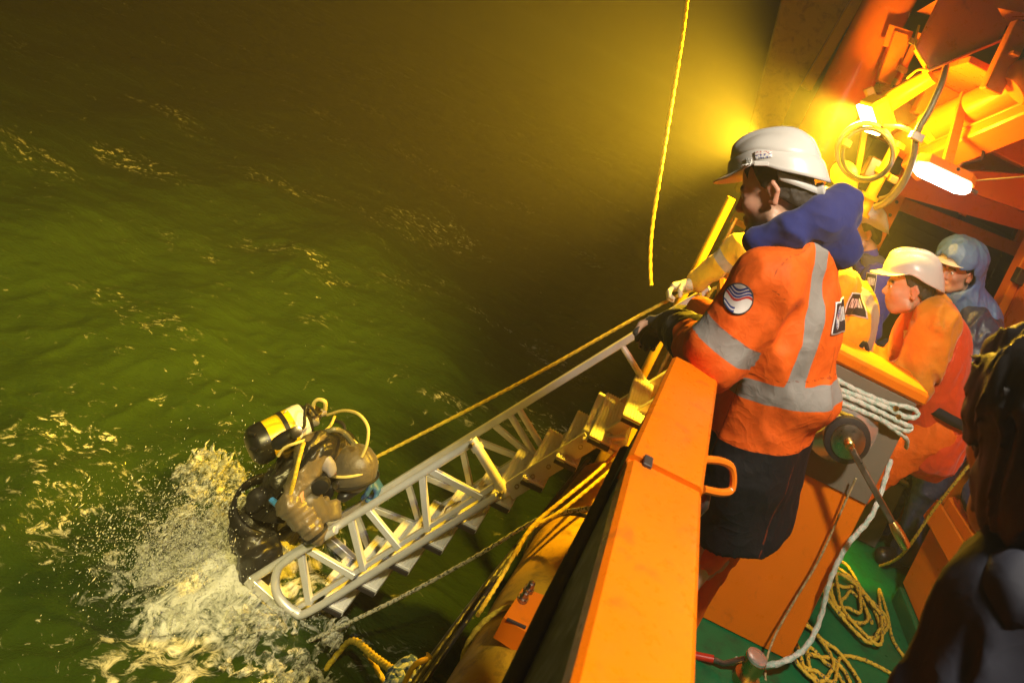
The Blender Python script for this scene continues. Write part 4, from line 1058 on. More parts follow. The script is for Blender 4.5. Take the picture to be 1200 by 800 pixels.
def hand_prims(w, d, palm_n, side, curl=1.0, grip_r=0.02, sc_=1.0, fat=1.0):
    """open-fist hand: w wrist, d direction of the palm, palm_n palm normal (towards what it holds), side the thumb's side"""
    w, d, pn = Vector(w), Vector(d).normalized(), Vector(palm_n).normalized()
    s_ = Vector(side); s_ = (s_ - d * s_.dot(d)); s_.normalize(); pn = (pn - d * pn.dot(d) - s_ * pn.dot(s_)).normalized()
    q = []; u = sc_
    kn = w + d * 0.088 * u
    q.append(cone(w - d * 0.03, w + d * 0.02, 0.030 * u * fat, 0.030 * u * fat, 0.015, pn, 0.8))
    for a_ in (-0.026, -0.009, 0.009, 0.026): q.append(cone(w + d * 0.012 + s_ * a_ * 0.7 * u, kn + s_ * a_ * 1.1 * u, 0.018 * u * fat, 0.0145 * u * fat, 0.012))
    for (a_, L_) in ((0.030, 0.90), (0.010, 1.0), (-0.010, 0.94), (-0.029, 0.76)):
        p = kn + s_ * a_ * u; r = 0.0098 * u * fat; ang = 0.35 * curl; seg = (0.043, 0.030, 0.023)
        for i, sg in enumerate(seg):
            ang2 = ang + (0.85 * curl if i else 0.25 * curl); ang = ang2
            e = p + (d * math.cos(ang) + pn * math.sin(ang)) * sg * L_ * u
            q.append(cone(p, e, r, r * 0.93, 0.004)); p = e; r *= 0.94
    p = w + d * 0.025 * u + s_ * 0.026 * u
    for i, (sg, a_) in enumerate(((0.040, 0.5), (0.034, 0.9), (0.026, 1.25))):
        e = p + (d * (0.75 - 0.25 * i * curl) + s_ * (0.75 - 0.45 * i * curl) + pn * (0.25 + 0.45 * i * curl)).normalized() * sg * u
        q.append(cone(p, e, (0.0135 - 0.0015 * i) * u * fat, (0.012 - 0.0015 * i) * u * fat, 0.006)); p = e
    return q

def body_prims(J, fat=1.0):
    """torso and limbs from joints J: dict of points"""
    q = []
    lat = (J['sl'] - J['sr']).normalized(); up_ = (J['neck'] - J['hip']).normalized(); fw = lat.cross(up_).normalized()
    q.append(cone(J['hip'], J['chest'], 0.135 * fat, 0.150 * fat, 0.03, fw, 0.72)); q.append(cone(J['chest'], J['neck'] - up_ * 0.05, 0.150 * fat, 0.075, 0.04, fw, 0.72))
    q.append(cone(J['neck'] - up_ * 0.04, J['skull'], 0.056, 0.052, 0.02))
    for s_ in 'lr':
        q.append(cone(J['s' + s_], J['e' + s_], 0.052, 0.042, 0.03)); q.append(cone(J['e' + s_], J['w' + s_], 0.042, 0.029, 0.015))
        q.append(cone(J['h' + s_], J['k' + s_], 0.080 * fat, 0.056, 0.03)); q.append(cone(J['k' + s_], J['a' + s_], 0.056, 0.036, 0.02)); q.append(cone(J['a' + s_], J['t' + s_], 0.036, 0.030, 0.02))
    return q

def fabric(name, col, rough=0.75, stripes=None, lower=None, weave=700, sheen=0.15, wet=0.0, bmp=0.25, seam=False):
    """cloth: base colour, optional retro-reflective band where attribute band < 0, second colour where attribute lower < 0"""
    m, t, b = nmat(name); co = objco(t)
    f = noise_out(t, 7, 5, 0.6, co); c = mixc(t, f, tuple(x * 0.80 for x in col), tuple(min(1, x * 1.10) for x in col))
    g = noise_out(t, 9, 8, 0.72, co, 0.4)
    c = mixc(t, mth(t, 'MULTIPLY', ramp(t, g, [(0.52, (0, 0, 0)), (0.72, (1, 1, 1))]), 0.5), c, tuple(x * 0.45 for x in col))
    if lower: c = mixc(t, mth(t, 'LESS_THAN', attr(t, 'lower'), 0.0), c, lower)
    if stripes:
        k = mth(t, 'LESS_THAN', attr(t, 'band'), 0.0)
        c = mixc(t, k, c, stripes)
    if seam: c = mixc(t, mth(t, 'MULTIPLY', mth(t, 'LESS_THAN', attr(t, 'seam'), 0.0022), 0.6), c, tuple(x * 0.25 for x in col))
    t.links.new(c, b.inputs['Base Color']); b.inputs['Roughness'].default_value = rough; b.inputs['Specular IOR Level'].default_value = 0.3 if rough > 0.5 else 0.5
    if sheen: b.inputs['Sheen Weight'].default_value = sheen
    def crease(sc_, w_):
        return mth(t, 'MULTIPLY', mth(t, 'POWER', mth(t, 'SUBTRACT', 1.0, mth(t, 'ABSOLUTE', mth(t, 'MULTIPLY', mth(t, 'SUBTRACT', noise_out(t, sc_, 2, 0.5, co, 0.8), 0.5), 3.2))), 3.0), w_)
    h = mth(t, 'ADD', mth(t, 'ADD', mth(t, 'MULTIPLY', noise_out(t, weave, 2, 0.5, co), 0.08), mth(t, 'MULTIPLY', noise_out(t, 26, 5, 0.55, co, 0.6), 0.5)), mth(t, 'ADD', crease(8, 1.0), crease(23, 0.25)))
    bump(t, b, h, min(1.0, bmp * 0.75), 0.006)
    return m

def patch_on(target, c, nrm, right, w_, h_, name, m, parent, nx=14, ny=10, off=0.004, shape='rect'):
    """thin badge laid on the surface of target: grid points dropped along -nrm onto the mesh"""
    dg = bpy.context.evaluated_depsgraph_get()
    bvh = BVHTree.FromPolygons([target.matrix_world @ v.co + (wloc(target) - target.matrix_world.translation) for v in target.data.vertices], [tuple(p.vertices) for p in target.data.polygons])
    nrm = Vector(nrm).normalized(); r = Vector(right); r = (r - nrm * r.dot(nrm)).normalized(); u = nrm.cross(r)
    V_, UV, Fq = [], [], []
    for j in range(ny + 1):
        for i in range(nx + 1):
            a, b = i / nx * 2 - 1, j / ny * 2 - 1
            if shape == 'disc':
                a, b = a * math.sqrt(1 - b * b / 2), b * math.sqrt(1 - a * a / 2)
            p = Vector(c) + r * (a * w_ / 2) + u * (b * h_ / 2)
            hit = bvh.ray_cast(p + nrm * 0.15, -nrm, 0.4)
            q = hit[0] + nrm * off if hit[0] is not None else p
            V_.append(q); UV.append((a * 0.5 + 0.5, b * 0.5 + 0.5))
    # even out dents
    G = np.array([tuple(v) for v in V_]).reshape(ny + 1, nx + 1, 3)
    hgt = (G - np.array(tuple(c))) @ np.array(tuple(nrm))
    hs2 = hgt.copy()
    for _ in range(3):
        pd_ = np.pad(hs2, 1, mode='edge'); hs2 = (pd_[1:-1, 1:-1] * 2 + pd_[:-2, 1:-1] + pd_[2:, 1:-1] + pd_[1:-1, :-2] + pd_[1:-1, 2:]) / 6
    hs2 = np.maximum(hs2, hgt + 0.0005)
    G = G + (hs2 - hgt)[..., None] * np.array(tuple(nrm))
    for j in range(ny):
        for i in range(nx): Fq.append((j * (nx + 1) + i, j * (nx + 1) + i + 1, (j + 1) * (nx + 1) + i + 1, (j + 1) * (nx + 1) + i))
    me = bpy.data.meshes.new(name); me.from_pydata([tuple(v) for v in G.reshape(-1, 3)], [], Fq)
    uv = me.uv_layers.new(name='UVMap')
    for l_ in me.loops: uv.data[l_.index].uv = UV[l_.vertex_index]
    o = link_mesh(me, name, m, parent, True)
    so = o.modifiers.new('thick', 'SOLIDIFY'); so.thickness = 0.003; so.offset = -1
    return o
# ================================================================== CREW
Z_ = Vector((0, 0, 1))
def v(x, y, z): return Vector((x, y, z))
SKIN1 = skin_mat('skin_dark_stubble', (0.56, 0.33, 0.22), 0.55)
SKIN2 = skin_mat('skin_fair', (0.55, 0.31, 0.20), 0.15)
HAIR_D = plain('dark_brown_hair', (0.022, 0.014, 0.009), 0.5, 0.4, 90, 0.6)
HELM_W = plain('white_helmet_plastic', (0.54, 0.52, 0.49), 0.32, 0.06, 5, 0.02)
NAVY = fabric('navy_waterproof', (0.022, 0.032, 0.085), 0.42, sheen=0.0, bmp=0.5)
HIVIS = fabric('orange_hivis_cloth', (0.76, 0.115, 0.006), 0.72, (0.25, 0.235, 0.22), (0.006, 0.006, 0.007), bmp=0.42, sheen=0.0, seam=True)
ORANGE_T = fabric('orange_trouser_cloth', (0.76, 0.13, 0.004), 0.75, sheen=0.0, bmp=0.6)
BLUE_F = fabric('royal_blue_fleece', (0.014, 0.022, 0.135), 0.9, sheen=0.1, weave=300, bmp=0.3)
BLUE_J = fabric('blue_work_jacket', (0.045, 0.045, 0.40), 0.7)
GREYCOL = fabric('grey_collar_cloth', (0.10, 0.10, 0.12), 0.8)
YEL_J = fabric('yellow_hivis_cloth', (0.80, 0.46, 0.012), 0.7, (0.34, 0.30, 0.22), bmp=0.4)
PALE_S = fabric('pale_yellow_sleeve', (0.78, 0.66, 0.28), 0.7, (0.36, 0.32, 0.24), bmp=0.4)
AMBER = fabric('amber_jacket_cloth', (0.62, 0.21, 0.006), 0.7, bmp=0.35)
VEST = fabric('red_orange_lifevest', (0.62, 0.050, 0.005), 0.6, (0.70, 0.66, 0.55), bmp=0.3)
BLACKC = fabric('black_cloth', (0.004, 0.0055, 0.014), 0.8, sheen=0.0)
GLOVE_B = fabric('black_work_glove', (0.022, 0.020, 0.016), 0.6)
GLOVE_W = fabric('pale_work_glove', (0.74, 0.68, 0.48), 0.75)
BOOT = fabric('black_boot_rubber', (0.015, 0.014, 0.013), 0.4, sheen=0)

def boots(J, root, m=BOOT):
    for s_ in 'lr':
        sdf_mesh('boot', [cone(J['a' + s_] + v(0, 0, 0.14), J['a' + s_], 0.062, 0.058), cone(J['a' + s_] + v(0, 0, -0.03), J['t' + s_] + v(0, 0, 0.0), 0.050, 0.046)], 0.011, 0.03, m, root,
                 None, None, lambda X: 0.002 - X[:, 2])
def legs(hip, lat, fwd, ground=0.0, spread=0.11, bend=0.03, foot=(0, 0, 0)):
    J = {}
    for s_, g in (('l', 1), ('r', -1)):
        h = hip + lat * (0.085 * g); f = hip + lat * (spread * g) + Vector(foot); a = v(f.x, f.y, ground + 0.08) - fwd * 0.02
        k = (h + a) / 2 + fwd * bend + v(0, 0, 0.02)
        J['h' + s_], J['k' + s_], J['a' + s_], J['t' + s_] = h, k, a, a + fwd * 0.15 + v(0, 0, -0.035)
    return J
def trousers(J, root, m, res=0.011, w=1.0):
    pr = [cone(J['hip'] + (J['hl'] - J['hr']) * 0.3, J['hip'] + (J['hr'] - J['hl']) * 0.3, 0.125 * w, 0.125 * w)]
    for s_ in 'lr': pr += [cone(J['h' + s_], J['k' + s_], 0.108 * w, 0.088 * w), cone(J['k' + s_], J['a' + s_] + v(0, 0, 0.02), 0.088 * w, 0.08 * w)]
    return sdf_mesh('trousers', pr, res, 0.05, m, root, folds(8, 0.016, 4.0, (1, 1, 0.6)))

# ------------------------------------------------------------------ 1: the near crewman in the orange coat
p1 = thing('person', v(0.62, 1.98, 0), 'crewman in orange hi-vis coat and white helmet leaning on the bulwark', 'person')
fw = v(-0.87, 0.5, 0).normalized(); lt = Z_.cross(fw)
J = dict(hip=P(884, 585, 2.0), chest=P(918, 385, 1.97), neck=P(938, 288, 1.95))
J['sl'] = P(902, 330, 1.80); J['el'] = P(838, 416, 1.79); J['wl'] = P(790, 383, 2.06)
J['sr'] = P(938, 320, 2.14); J['er'] = P(872, 395, 2.28); J['wr'] = P(822, 368, 2.42)
H1 = Frame(P(909, 224, 1.93), (-0.77, 0.28, -0.57), (-0.50, 0.15, 0.83)); J['skull'] = H1(-0.03, 0, -0.03)
hipw = v(0.575, 2.04, 0.86); J.update(legs(hipw, lt, fw, foot=(-0.07, 0, 0)))
sdf_mesh('body', head_prims(H1) + body_prims(J) + hand_prims(J['wl'], v(-0.4, 0.8, -0.5), v(0.3, -0.2, -1), v(-0.6, -0.5, 0.4), 0.9) + hand_prims(J['wr'], v(-0.9, 0.2, -0.4), v(0, 0, -1), v(0, -1, 0), 0.9), 0.0055, 0.015, SKIN1, p1, None, face_attrs(H1))
eyes(H1, p1)
hair_cap(H1, p1, HAIR_D, -0.005, 0.005)
he1 = helmet(H1, p1, HELM_W, 0.046)
jp = [cone(P(874, 606, 2.0), P(886, 520, 1.99), 0.172, 0.180, 0.03, fw, 0.74), cone(P(874, 606, 2.0), P(868, 624, 2.0), 0.172, 0.168, 0.02, fw, 0.74), cone(P(884, 530, 1.99), J['chest'], 0.176, 0.195, 0.04, fw, 0.76), cone(J['chest'], P(932, 318, 1.95), 0.195, 0.150, 0.05, fw, 0.76),
      cone(J['sl'], J['sr'], 0.078, 0.078, 0.06), cone(J['sl'], J['el'], 0.092, 0.082, 0.035), cone(J['el'], J['wl'] + (J['wl'] - J['el']).normalized() * -0.02, 0.080, 0.056, 0.03),
      cone(J['sr'], J['er'], 0.092, 0.080, 0.035), cone(J['er'], J['wr'], 0.078, 0.056, 0.03), ell(P(925, 445, 1.99), (0.16, 0.17, 0.10), None, 0.05)]
TA, TB = P(880, 560, 1.99), P(922, 375, 1.96)
seamz = seg_t(np.array([V3(P(880, 492, 1.99))]), TA, TB)[0]; wz = seg_t(np.array([V3(P(915, 432, 1.99))]), TA, TB)[0]
def arm_near(X): return np.minimum(seg_d(X, J['sl'], J['el']), seg_d(X, J['el'], J['wl'])) < 0.096
def arm_far(X): return np.minimum(seg_d(X, J['sr'], J['er']), seg_d(X, J['er'], J['wr'])) < 0.096
def jband(X):
    arm = arm_near(X); armf = arm_far(X)
    t_ = seg_t(X, TA, TB); lat_ = (X - V3(J['chest'])) @ V3(lt)
    up_arm = seg_t(X, J['sl'], J['el']) ; La = (J['el'] - J['sl']).length
    b1 = np.abs(t_ - wz) - 0.030
    b2 = np.maximum(np.abs(np.abs(lat_) - 0.115) - 0.026, wz - t_)
    tor = np.where(arm, 1.0, np.minimum(b1, b2)); tor = np.where(armf & ~arm, 1.0, tor)
    b3 = np.where(arm, np.abs(up_arm - La * 0.78) - 0.028, 1.0); b3 = np.where(arm & (seg_t(X, J['el'], J['wl']) > 0.075), 1.0, b3)
    sh = np.where(arm & (up_arm < 0.05), np.maximum(np.abs(np.abs(lat_) - 0.125) - 0.026, 0), 1.0)
    return np.minimum(np.minimum(tor, b3), np.where(up_arm < 0.03, np.where(sh <= 0, -0.01, 1.0), 1.0))
def jlower(X):
    t_ = seg_t(X, TA, TB); arm = arm_near(X) | arm_far(X)
    fore = seg_t(X, J['el'], J['wl']); Lf = (J['wl'] - J['el']).length
    n_ = 0.05 * vnoise(X * 14)
    fr = np.where(arm_near(X) & (seg_d(X, J['el'], J['wl']) < seg_d(X, J['sl'], J['el'])), Lf * 0.42 + n_ - fore, 1.0)
    return np.minimum(np.where(arm & (t_ > 0.0) & (seg_d(X, TA, TB) > 0.2), 1.0, t_ - seamz + 0.006 * np.sin(X[:, 1] * 14)), fr)
MB().cbox(P(892, 192, 1.822), (0.020, 0.004, 0.006), (v(0.9, 0.05, 0.42).normalized(), v(0.05, -1, 0.0).normalized(), v(-0.42, 0, 0.9).normalized()), 0.002).build('accessory_clip', HELM_W, he1)
def jseam(X):
    t_ = seg_t(X, TA, TB); ua = seg_t(X, J['sl'], J['el']); arm = arm_near(X)
    side = np.abs((X - V3(J['chest'])) @ V3(fw) + 0.01); back = np.abs((X - V3(J['chest'])) @ V3(lt))
    return np.where(arm, np.minimum(np.abs(ua - 0.005), np.abs(ua - 0.16)), np.minimum(np.minimum(np.abs(t_ - seamz), np.abs(t_ - wz - 0.045)), np.minimum(side, np.where(back < 0.01, back, 1))))
HEMP, HEMD = V3(P(868, 618, 2.0)), V3((P(868, 618, 2.0) - P(884, 530, 1.99)).normalized() + v(0.10, -0.06, 0))
def hemclip(X): return (X - HEMP) @ HEMD + 0.008 * np.sin(X[:, 0] * 30 + X[:, 1] * 19)
jk1 = sdf_mesh('jacket', jp, 0.0075, 0.03, HIVIS, p1, folds(6.0, 0.012, 1.0, (1.0, 1.0, 0.5), 0.0015), dict(band=jband, lower=jlower, seam=jseam), hemclip)
hp_ = [cone(P(888, 283, 1.87), P(925, 272, 1.85), 0.028, 0.040), cone(P(925, 272, 1.85), P(960, 258, 1.87), 0.045, 0.052), cone(P(960, 256, 1.88), P(988, 240, 1.95), 0.055, 0.050), cone(P(955, 250, 1.93), P(984, 232, 1.97), 0.05, 0.030),
       cone(P(975, 262, 1.93), P(990, 292, 1.96), 0.070, 0.046), cone(P(945, 278, 1.90), P(982, 297, 1.94), 0.045, 0.036), cone(P(988, 240, 1.97), P(985, 250, 2.08), 0.05, 0.05), cone(P(975, 262, 2.0), P(960, 268, 2.08), 0.07, 0.06),
       cone(P(888, 283, 1.87), P(890, 275, 2.03), 0.030, 0.032), cone(P(890, 275, 2.03), P(960, 262, 2.08), 0.04, 0.06)]
def hood_disp(X):
    p = X * np.array([10, 10, 16]); return -0.007 * (1 - np.abs(vnoise(p * 0.8 + 0.7 * vnoise(p * 0.8)[..., None])) * 2) - 0.002 * (1 - np.abs(vnoise(p * 2.1 + 4)) * 2)
sdf_mesh('hood', hp_ + [ell(P(925, 225, 1.95), (0.070, 0.062, 0.085), None, 0.03, True)], 0.0065, 0.030, BLUE_F, p1, hood_disp)
J['hip'] = hipw
trousers(J, p1, ORANGE_T, 0.010, 0.72); boots(J, p1)
sdf_mesh('glove', hand_prims(J['wl'], v(-0.4, 0.8, -0.5), v(0.3, -0.2, -1), v(-0.6, -0.5, 0.4), 0.9, fat=1.28) + [cone(J['wl'] + (J['el'] - J['wl']) * 0.32, J['wl'], 0.066, 0.050, 0.02)], 0.005, 0.012, GLOVE_B, p1, folds(16, 0.005, 2.0))
sdf_mesh('glove', hand_prims(J['wr'], v(-0.9, 0.2, -0.4), v(0, 0, -1), v(0, -1, 0), 0.9, fat=1.28) + [cone(J['wr'] + (J['er'] - J['wr']) * 0.25, J['wr'], 0.062, 0.045, 0.02)], 0.006, 0.012, GLOVE_B, p1)

# badges
def uvxy(t):
    s = N(t, 'ShaderNodeSeparateXYZ'); t.links.new(N(t, 'ShaderNodeTexCoord').outputs['UV'], s.inputs[0]); return s.outputs[0], s.outputs[1]
def cramp(t, fac, stops):
    r = N(t, 'ShaderNodeValToRGB'); r.color_ramp.interpolation = 'CONSTANT'; e = r.color_ramp.elements
    while len(e) < len(stops): e.new(0.5)
    for q, (p, c) in zip(e, stops): q.position = p; q.color = rgba(c)
    t.links.new(fac, r.inputs[0]); return r.outputs[0]
WHT, BLU, REDC, DKG = (0.62, 0.60, 0.58), (0.02, 0.04, 0.22), (0.42, 0.02, 0.02), (0.03, 0.03, 0.03)
def waves(t, x, y):
    sn = mth(t, 'MULTIPLY', mth(t, 'SINE', mth(t, 'MULTIPLY', mth(t, 'SUBTRACT', x, 0.2), 7.5)), 0.10)
    s = mth(t, 'ADD', mth(t, 'ADD', y, sn), 0.0)
    hi = cramp(t, s, [(0, WHT), (0.13, BLU), (0.20, WHT), (0.25, BLU), (0.31, WHT)])
    lo = cramp(t, s, [(0, WHT), (0.50, REDC), (0.58, WHT), (0.60, BLU), (0.67, WHT), (0.70, BLU), (0.78, WHT), (0.82, BLU), (0.90, WHT)])
    c = mixc(t, mth(t, 'LESS_THAN', s, 0.40), lo, mixc(t, mth(t, 'LESS_THAN', x, 0.48), (WHT), hi))
    return c
def round_badge():
    m, t, b = nmat('round_wave_badge'); x, y = uvxy(t)
    r = mth(t, 'ADD', mth(t, 'POWER', mth(t, 'SUBTRACT', x, 0.5), 2.0), mth(t, 'POWER', mth(t, 'SUBTRACT', y, 0.5), 2.0))
    c = mixc(t, mth(t, 'GREATER_THAN', r, 0.207), waves(t, x, y), DKG)
    t.links.new(c, b.inputs['Base Color']); b.inputs['Roughness'].default_value = 0.6; return m
def rect_badge(name, logo=True):
    m, t, b = nmat(name); x, y = uvxy(t)
    ex = mth(t, 'MAXIMUM', mth(t, 'ABSOLUTE', mth(t, 'SUBTRACT', x, 0.5)), mth(t, 'ABSOLUTE', mth(t, 'SUBTRACT', y, 0.5)))
    c = mixc(t, mth(t, 'GREATER_THAN', ex, 0.455), (0.02, 0.02, 0.025), (0.72, 0.70, 0.68))
    if logo:
        ox = mth(t, 'DIVIDE', mth(t, 'SUBTRACT', x, 0.30), 0.16); oy = mth(t, 'DIVIDE', mth(t, 'SUBTRACT', y, 0.52), 0.36)
        r = mth(t, 'ADD', mth(t, 'POWER', ox, 2.0), mth(t, 'POWER', oy, 2.0))
        c = mixc(t, mth(t, 'LESS_THAN', r, 1.0), c, waves(t, mth(t, 'ADD', mth(t, 'MULTIPLY', ox, 0.5), 0.5), mth(t, 'ADD', mth(t, 'MULTIPLY', oy, 0.5), 0.5)))
    # worn white lettering: upright strokes
    st = mth(t, 'ADD', mth(t, 'SINE', mth(t, 'MULTIPLY', x, 92.0)), mth(t, 'MULTIPLY', mth(t, 'SINE', mth(t, 'ADD', mth(t, 'MULTIPLY', x, 41.0), mth(t, 'MULTIPLY', y, 9.0))), 0.8))
    inb = mth(t, 'MULTIPLY', mth(t, 'LESS_THAN', mth(t, 'ABSOLUTE', mth(t, 'SUBTRACT', x, 0.70 if logo else 0.5)), 0.19 if logo else 0.36), mth(t, 'LESS_THAN', mth(t, 'ABSOLUTE', mth(t, 'SUBTRACT', y, 0.55)), 0.20))
    c = mixc(t, mth(t, 'MULTIPLY', inb, mth(t, 'GREATER_THAN', st, -0.45)), c, (0.66, 0.65, 0.63))
    t.links.new(c, b.inputs['Base Color']); b.inputs['Roughness'].default_value = 0.6; return m
cb = P(865, 350, 1.72)
patch_on(jk1, cb, v(-0.10, -1, 0.15), v(1, 0, 0.16), 0.078, 0.078, 'badge', round_badge(), jk1, 16, 16, shape='disc')
patch_on(jk1, P(981, 369, 1.92), v(0.80, -0.60, 0.1), v(0.6, 0.8, 0.1), 0.115, 0.088, 'name_patch', rect_badge('rectangular_name_patch'), jk1, 16, 10)
# helmet stickers
def sticker_mat(name, cols, sx, sy, seed):
    m, t, b = nmat(name); x, y = uvxy(t)
    cm = N(t, 'ShaderNodeCombineXYZ'); t.links.new(mth(t, 'MULTIPLY', x, sx), cm.inputs[0]); t.links.new(mth(t, 'MULTIPLY', y, sy), cm.inputs[1]); cm.inputs[2].default_value = seed
    n_ = noise_out(t, 1.0, 2, 0.5, cm.outputs[0])
    k = mth(t, 'GREATER_THAN', n_, 0.55)
    c = mixc(t, k, (0.66, 0.64, 0.60), mixc(t, mth(t, 'GREATER_THAN', y, 0.55), cols[0], cols[1]))
    t.links.new(c, b.inputs['Base Color']); b.inputs['Roughness'].default_value = 0.4; return m
for (px, py, w_, h_, cols, nm, sd_) in ((893, 180, 0.050, 0.022, ((0.03, 0.06, 0.28), (0.40, 0.05, 0.05)), 'logo_sticker', 3.0), (871, 189, 0.020, 0.026, ((0.05, 0.05, 0.05), (0.05, 0.05, 0.05)), 'round_sticker', 8.0)):
    c_ = P(px, py, 1.83)
    patch_on(he1, c_, (c_ - H1(0, 0, 0.06)).normalized(), v(1, 0, 0.5), w_, h_, nm, sticker_mat(nm, cols, 9, 5, sd_), he1, 8, 6, off=0.0022)

# ------------------------------------------------------------------ 2: the man in life vest behind the housing
p2 = thing('person', v(1.45, 3.22, 0), 'man in amber jacket, red orange life vest and white helmet behind the housing', 'person')
fw = v(-0.97, 0.22, 0).normalized(); lt = Z_.cross(fw)
J = dict(hip=P(1092, 492, 3.26), chest=P(1090, 405, 3.24), neck=P(1094, 356, 3.22))
J['sl'] = P(1098, 378, 3.06); J['el'] = P(1070, 452, 3.03); J['wl'] = P(1018, 430, 3.10)
J['sr'] = P(1086, 376, 3.44); J['er'] = P(1040, 440, 3.5); J['wr'] = P(1000, 400, 3.5)
H2 = Frame(P(1066, 337, 3.16), (-0.93, 0.12, -0.32), (-0.3, 0.05, 0.95)); J['skull'] = H2(-0.03, 0, -0.03)
J.update(legs(J['hip'], lt, fw, foot=(-0.34, 0.12, 0)))
sdf_mesh('body', head_prims(H2, 1.12) + body_prims(J, 1.05) + hand_prims(J['wl'], v(-1, 0, 0), v(0, 0, -1), v(0, -1, 0), 0.8) + hand_prims(J['wr'], v(-1, 0, 0), v(0, 0, -1), v(0, -1, 0), 0.8), 0.007, 0.015, SKIN2, p2, None, face_attrs(H2))
eyes(H2, p2); hair_cap(H2, p2, HAIR_D, 0.0, 0.006, 5.0)
helmet(H2, p2, HELM_W, 0.055, 'ridge', False)
jp = [cone(J['hip'] + v(0, 0, 0.02), J['chest'], 0.175, 0.185, 0.04, fw, 0.8), cone(J['chest'], J['neck'] - v(0, 0, 0.04), 0.185, 0.10, 0.05, fw, 0.8), cone(J['sl'], J['sr'], 0.085, 0.085, 0.05), cone(J['sl'], J['el'], 0.105, 0.094, 0.03), cone(J['el'], J['wl'], 0.090, 0.062, 0.03),
      cone(J['sr'], J['er'], 0.095, 0.085, 0.03), cone(J['er'], J['wr'], 0.08, 0.055, 0.03), cone(J['neck'] + v(-0.01, 0.06, -0.01), J['neck'] + v(0.0, -0.06, -0.005), 0.068, 0.068, 0.03)]
sdf_mesh('jacket', jp, 0.010, 0.03, AMBER, p2, folds(8, 0.016, 6.0, (1, 1, 0.6)))
vp = [cone(J['hip'] + v(0, 0, 0.03), J['chest'], 0.198, 0.212, 0.04, fw, 0.84), cone(J['chest'], J['neck'] - v(0, 0, 0.055), 0.212, 0.118, 0.05, fw, 0.84)]
sub_ = dict(cone(J['sl'] + lt * 0.03 + v(0, 0, -0.03), J['el'] + lt * 0.05, 0.118, 0.118, 0.02)); sub_['sub'] = True
sub3 = dict(cone(J['sr'] - lt * 0.03, J['er'] - lt * 0.05, 0.115, 0.115, 0.02)); sub3['sub'] = True
sub4 = dict(ell(J['neck'] + v(-0.03, 0, 0.03), (0.10, 0.095, 0.10), None, 0.02)); sub4['sub'] = True
vst = sdf_mesh('life_vest', vp + [cone(J['sl'] + v(0.01, 0.06, 0.06), J['chest'] + v(-0.1, -0.04, 0.10), 0.05, 0.05, 0.03), cone(J['sl'] + v(0.02, 0.05, 0.06), J['chest'] + v(0.12, -0.06, 0.0), 0.05, 0.05, 0.03)] + [sub_, sub3, sub4], 0.010, 0.03, VEST, p2, folds(7, 0.010, 3.0), dict(band=lambda X: X[:, 0] * 0 + 1.0))
REFL = plain('pale_reflective_patch', (0.72, 0.66, 0.50), 0.4, 0.08, 30, 0.05)
patch_on(vst, P(1062, 384, 2.98), v(-0.45, -0.85, 0.25), v(1, -0.3, 0.5), 0.042, 0.04, 'reflective_patch', REFL, vst, 10, 5)
pts = [J['hip'] + v(0, 0, 0.09) + lt * (0.212 * math.cos(t_)) + fw * (0.186 * math.sin(t_)) for t_ in np.linspace(0, 2 * math.pi, 41)[:-1]]
bo = band_mb(pts, Z_, 0.022, True).build('belt', BLACKC, p2, True); so = bo.modifiers.new('thick', 'SOLIDIFY'); so.thickness = 0.012; so.offset = 1
sdf_mesh('vest_skirt', [cone(J['hip'] + v(0.02, 0, 0.05), J['hip'] + v(0.04, 0, -0.08), 0.195, 0.190, 0.03, fw, 0.84)], 0.012, 0.03, VEST, p2, folds(9, 0.010), dict(band=lambda X: X[:, 0] * 0 + 1.0))
trousers(J, p2, ORANGE_T, 0.012); boots(J, p2)

# ------------------------------------------------------------------ 3: blue jacket beneath the lamp
p3 = thing('person', v(1.25, 4.4, 0), 'man in royal blue jacket and brightly lit white helmet under the hoses', 'person')
fw = v(-0.95, 0.1, 0).normalized(); lt = Z_.cross(fw)
H3 = Frame(P(1013, 272, 4.4), (-0.92, 0.0, -0.35), (-0.3, 0, 0.95))
nk = H3(-0.05, 0, -0.15)
J = dict(neck=nk, chest=nk + v(0.10, 0, -0.25), hip=nk + v(0.16, 0, -0.62), skull=H3(-0.03, 0, -0.03))
J['sl'] = nk + v(0.05, -0.19, -0.10); J['sr'] = nk + v(0.05, 0.19, -0.10); J['el'] = J['sl'] + v(0.06, -0.06, -0.28); J['er'] = J['sr'] + v(0.06, 0.06, -0.28); J['wl'] = J['el'] + v(-0.2, 0.0, -0.12); J['wr'] = J['er'] + v(-0.2, 0, -0.12)
J.update(legs(J['hip'], lt, fw))
sdf_mesh('body', head_prims(H3) + body_prims(J) + hand_prims(J['wl'], v(-1, 0, 0), v(0, 0, -1), v(0, -1, 0), 0.8) + hand_prims(J['wr'], v(-1, 0, 0), v(0, 0, -1), v(0, -1, 0), 0.8), 0.008, 0.015, SKIN2, p3, None, face_attrs(H3))
hair_cap(H3, p3, HAIR_D, -0.005, 0.007, 7.0); helmet(H3, p3, HELM_W, 0.05, 'ridge', False); eyes(H3, p3)
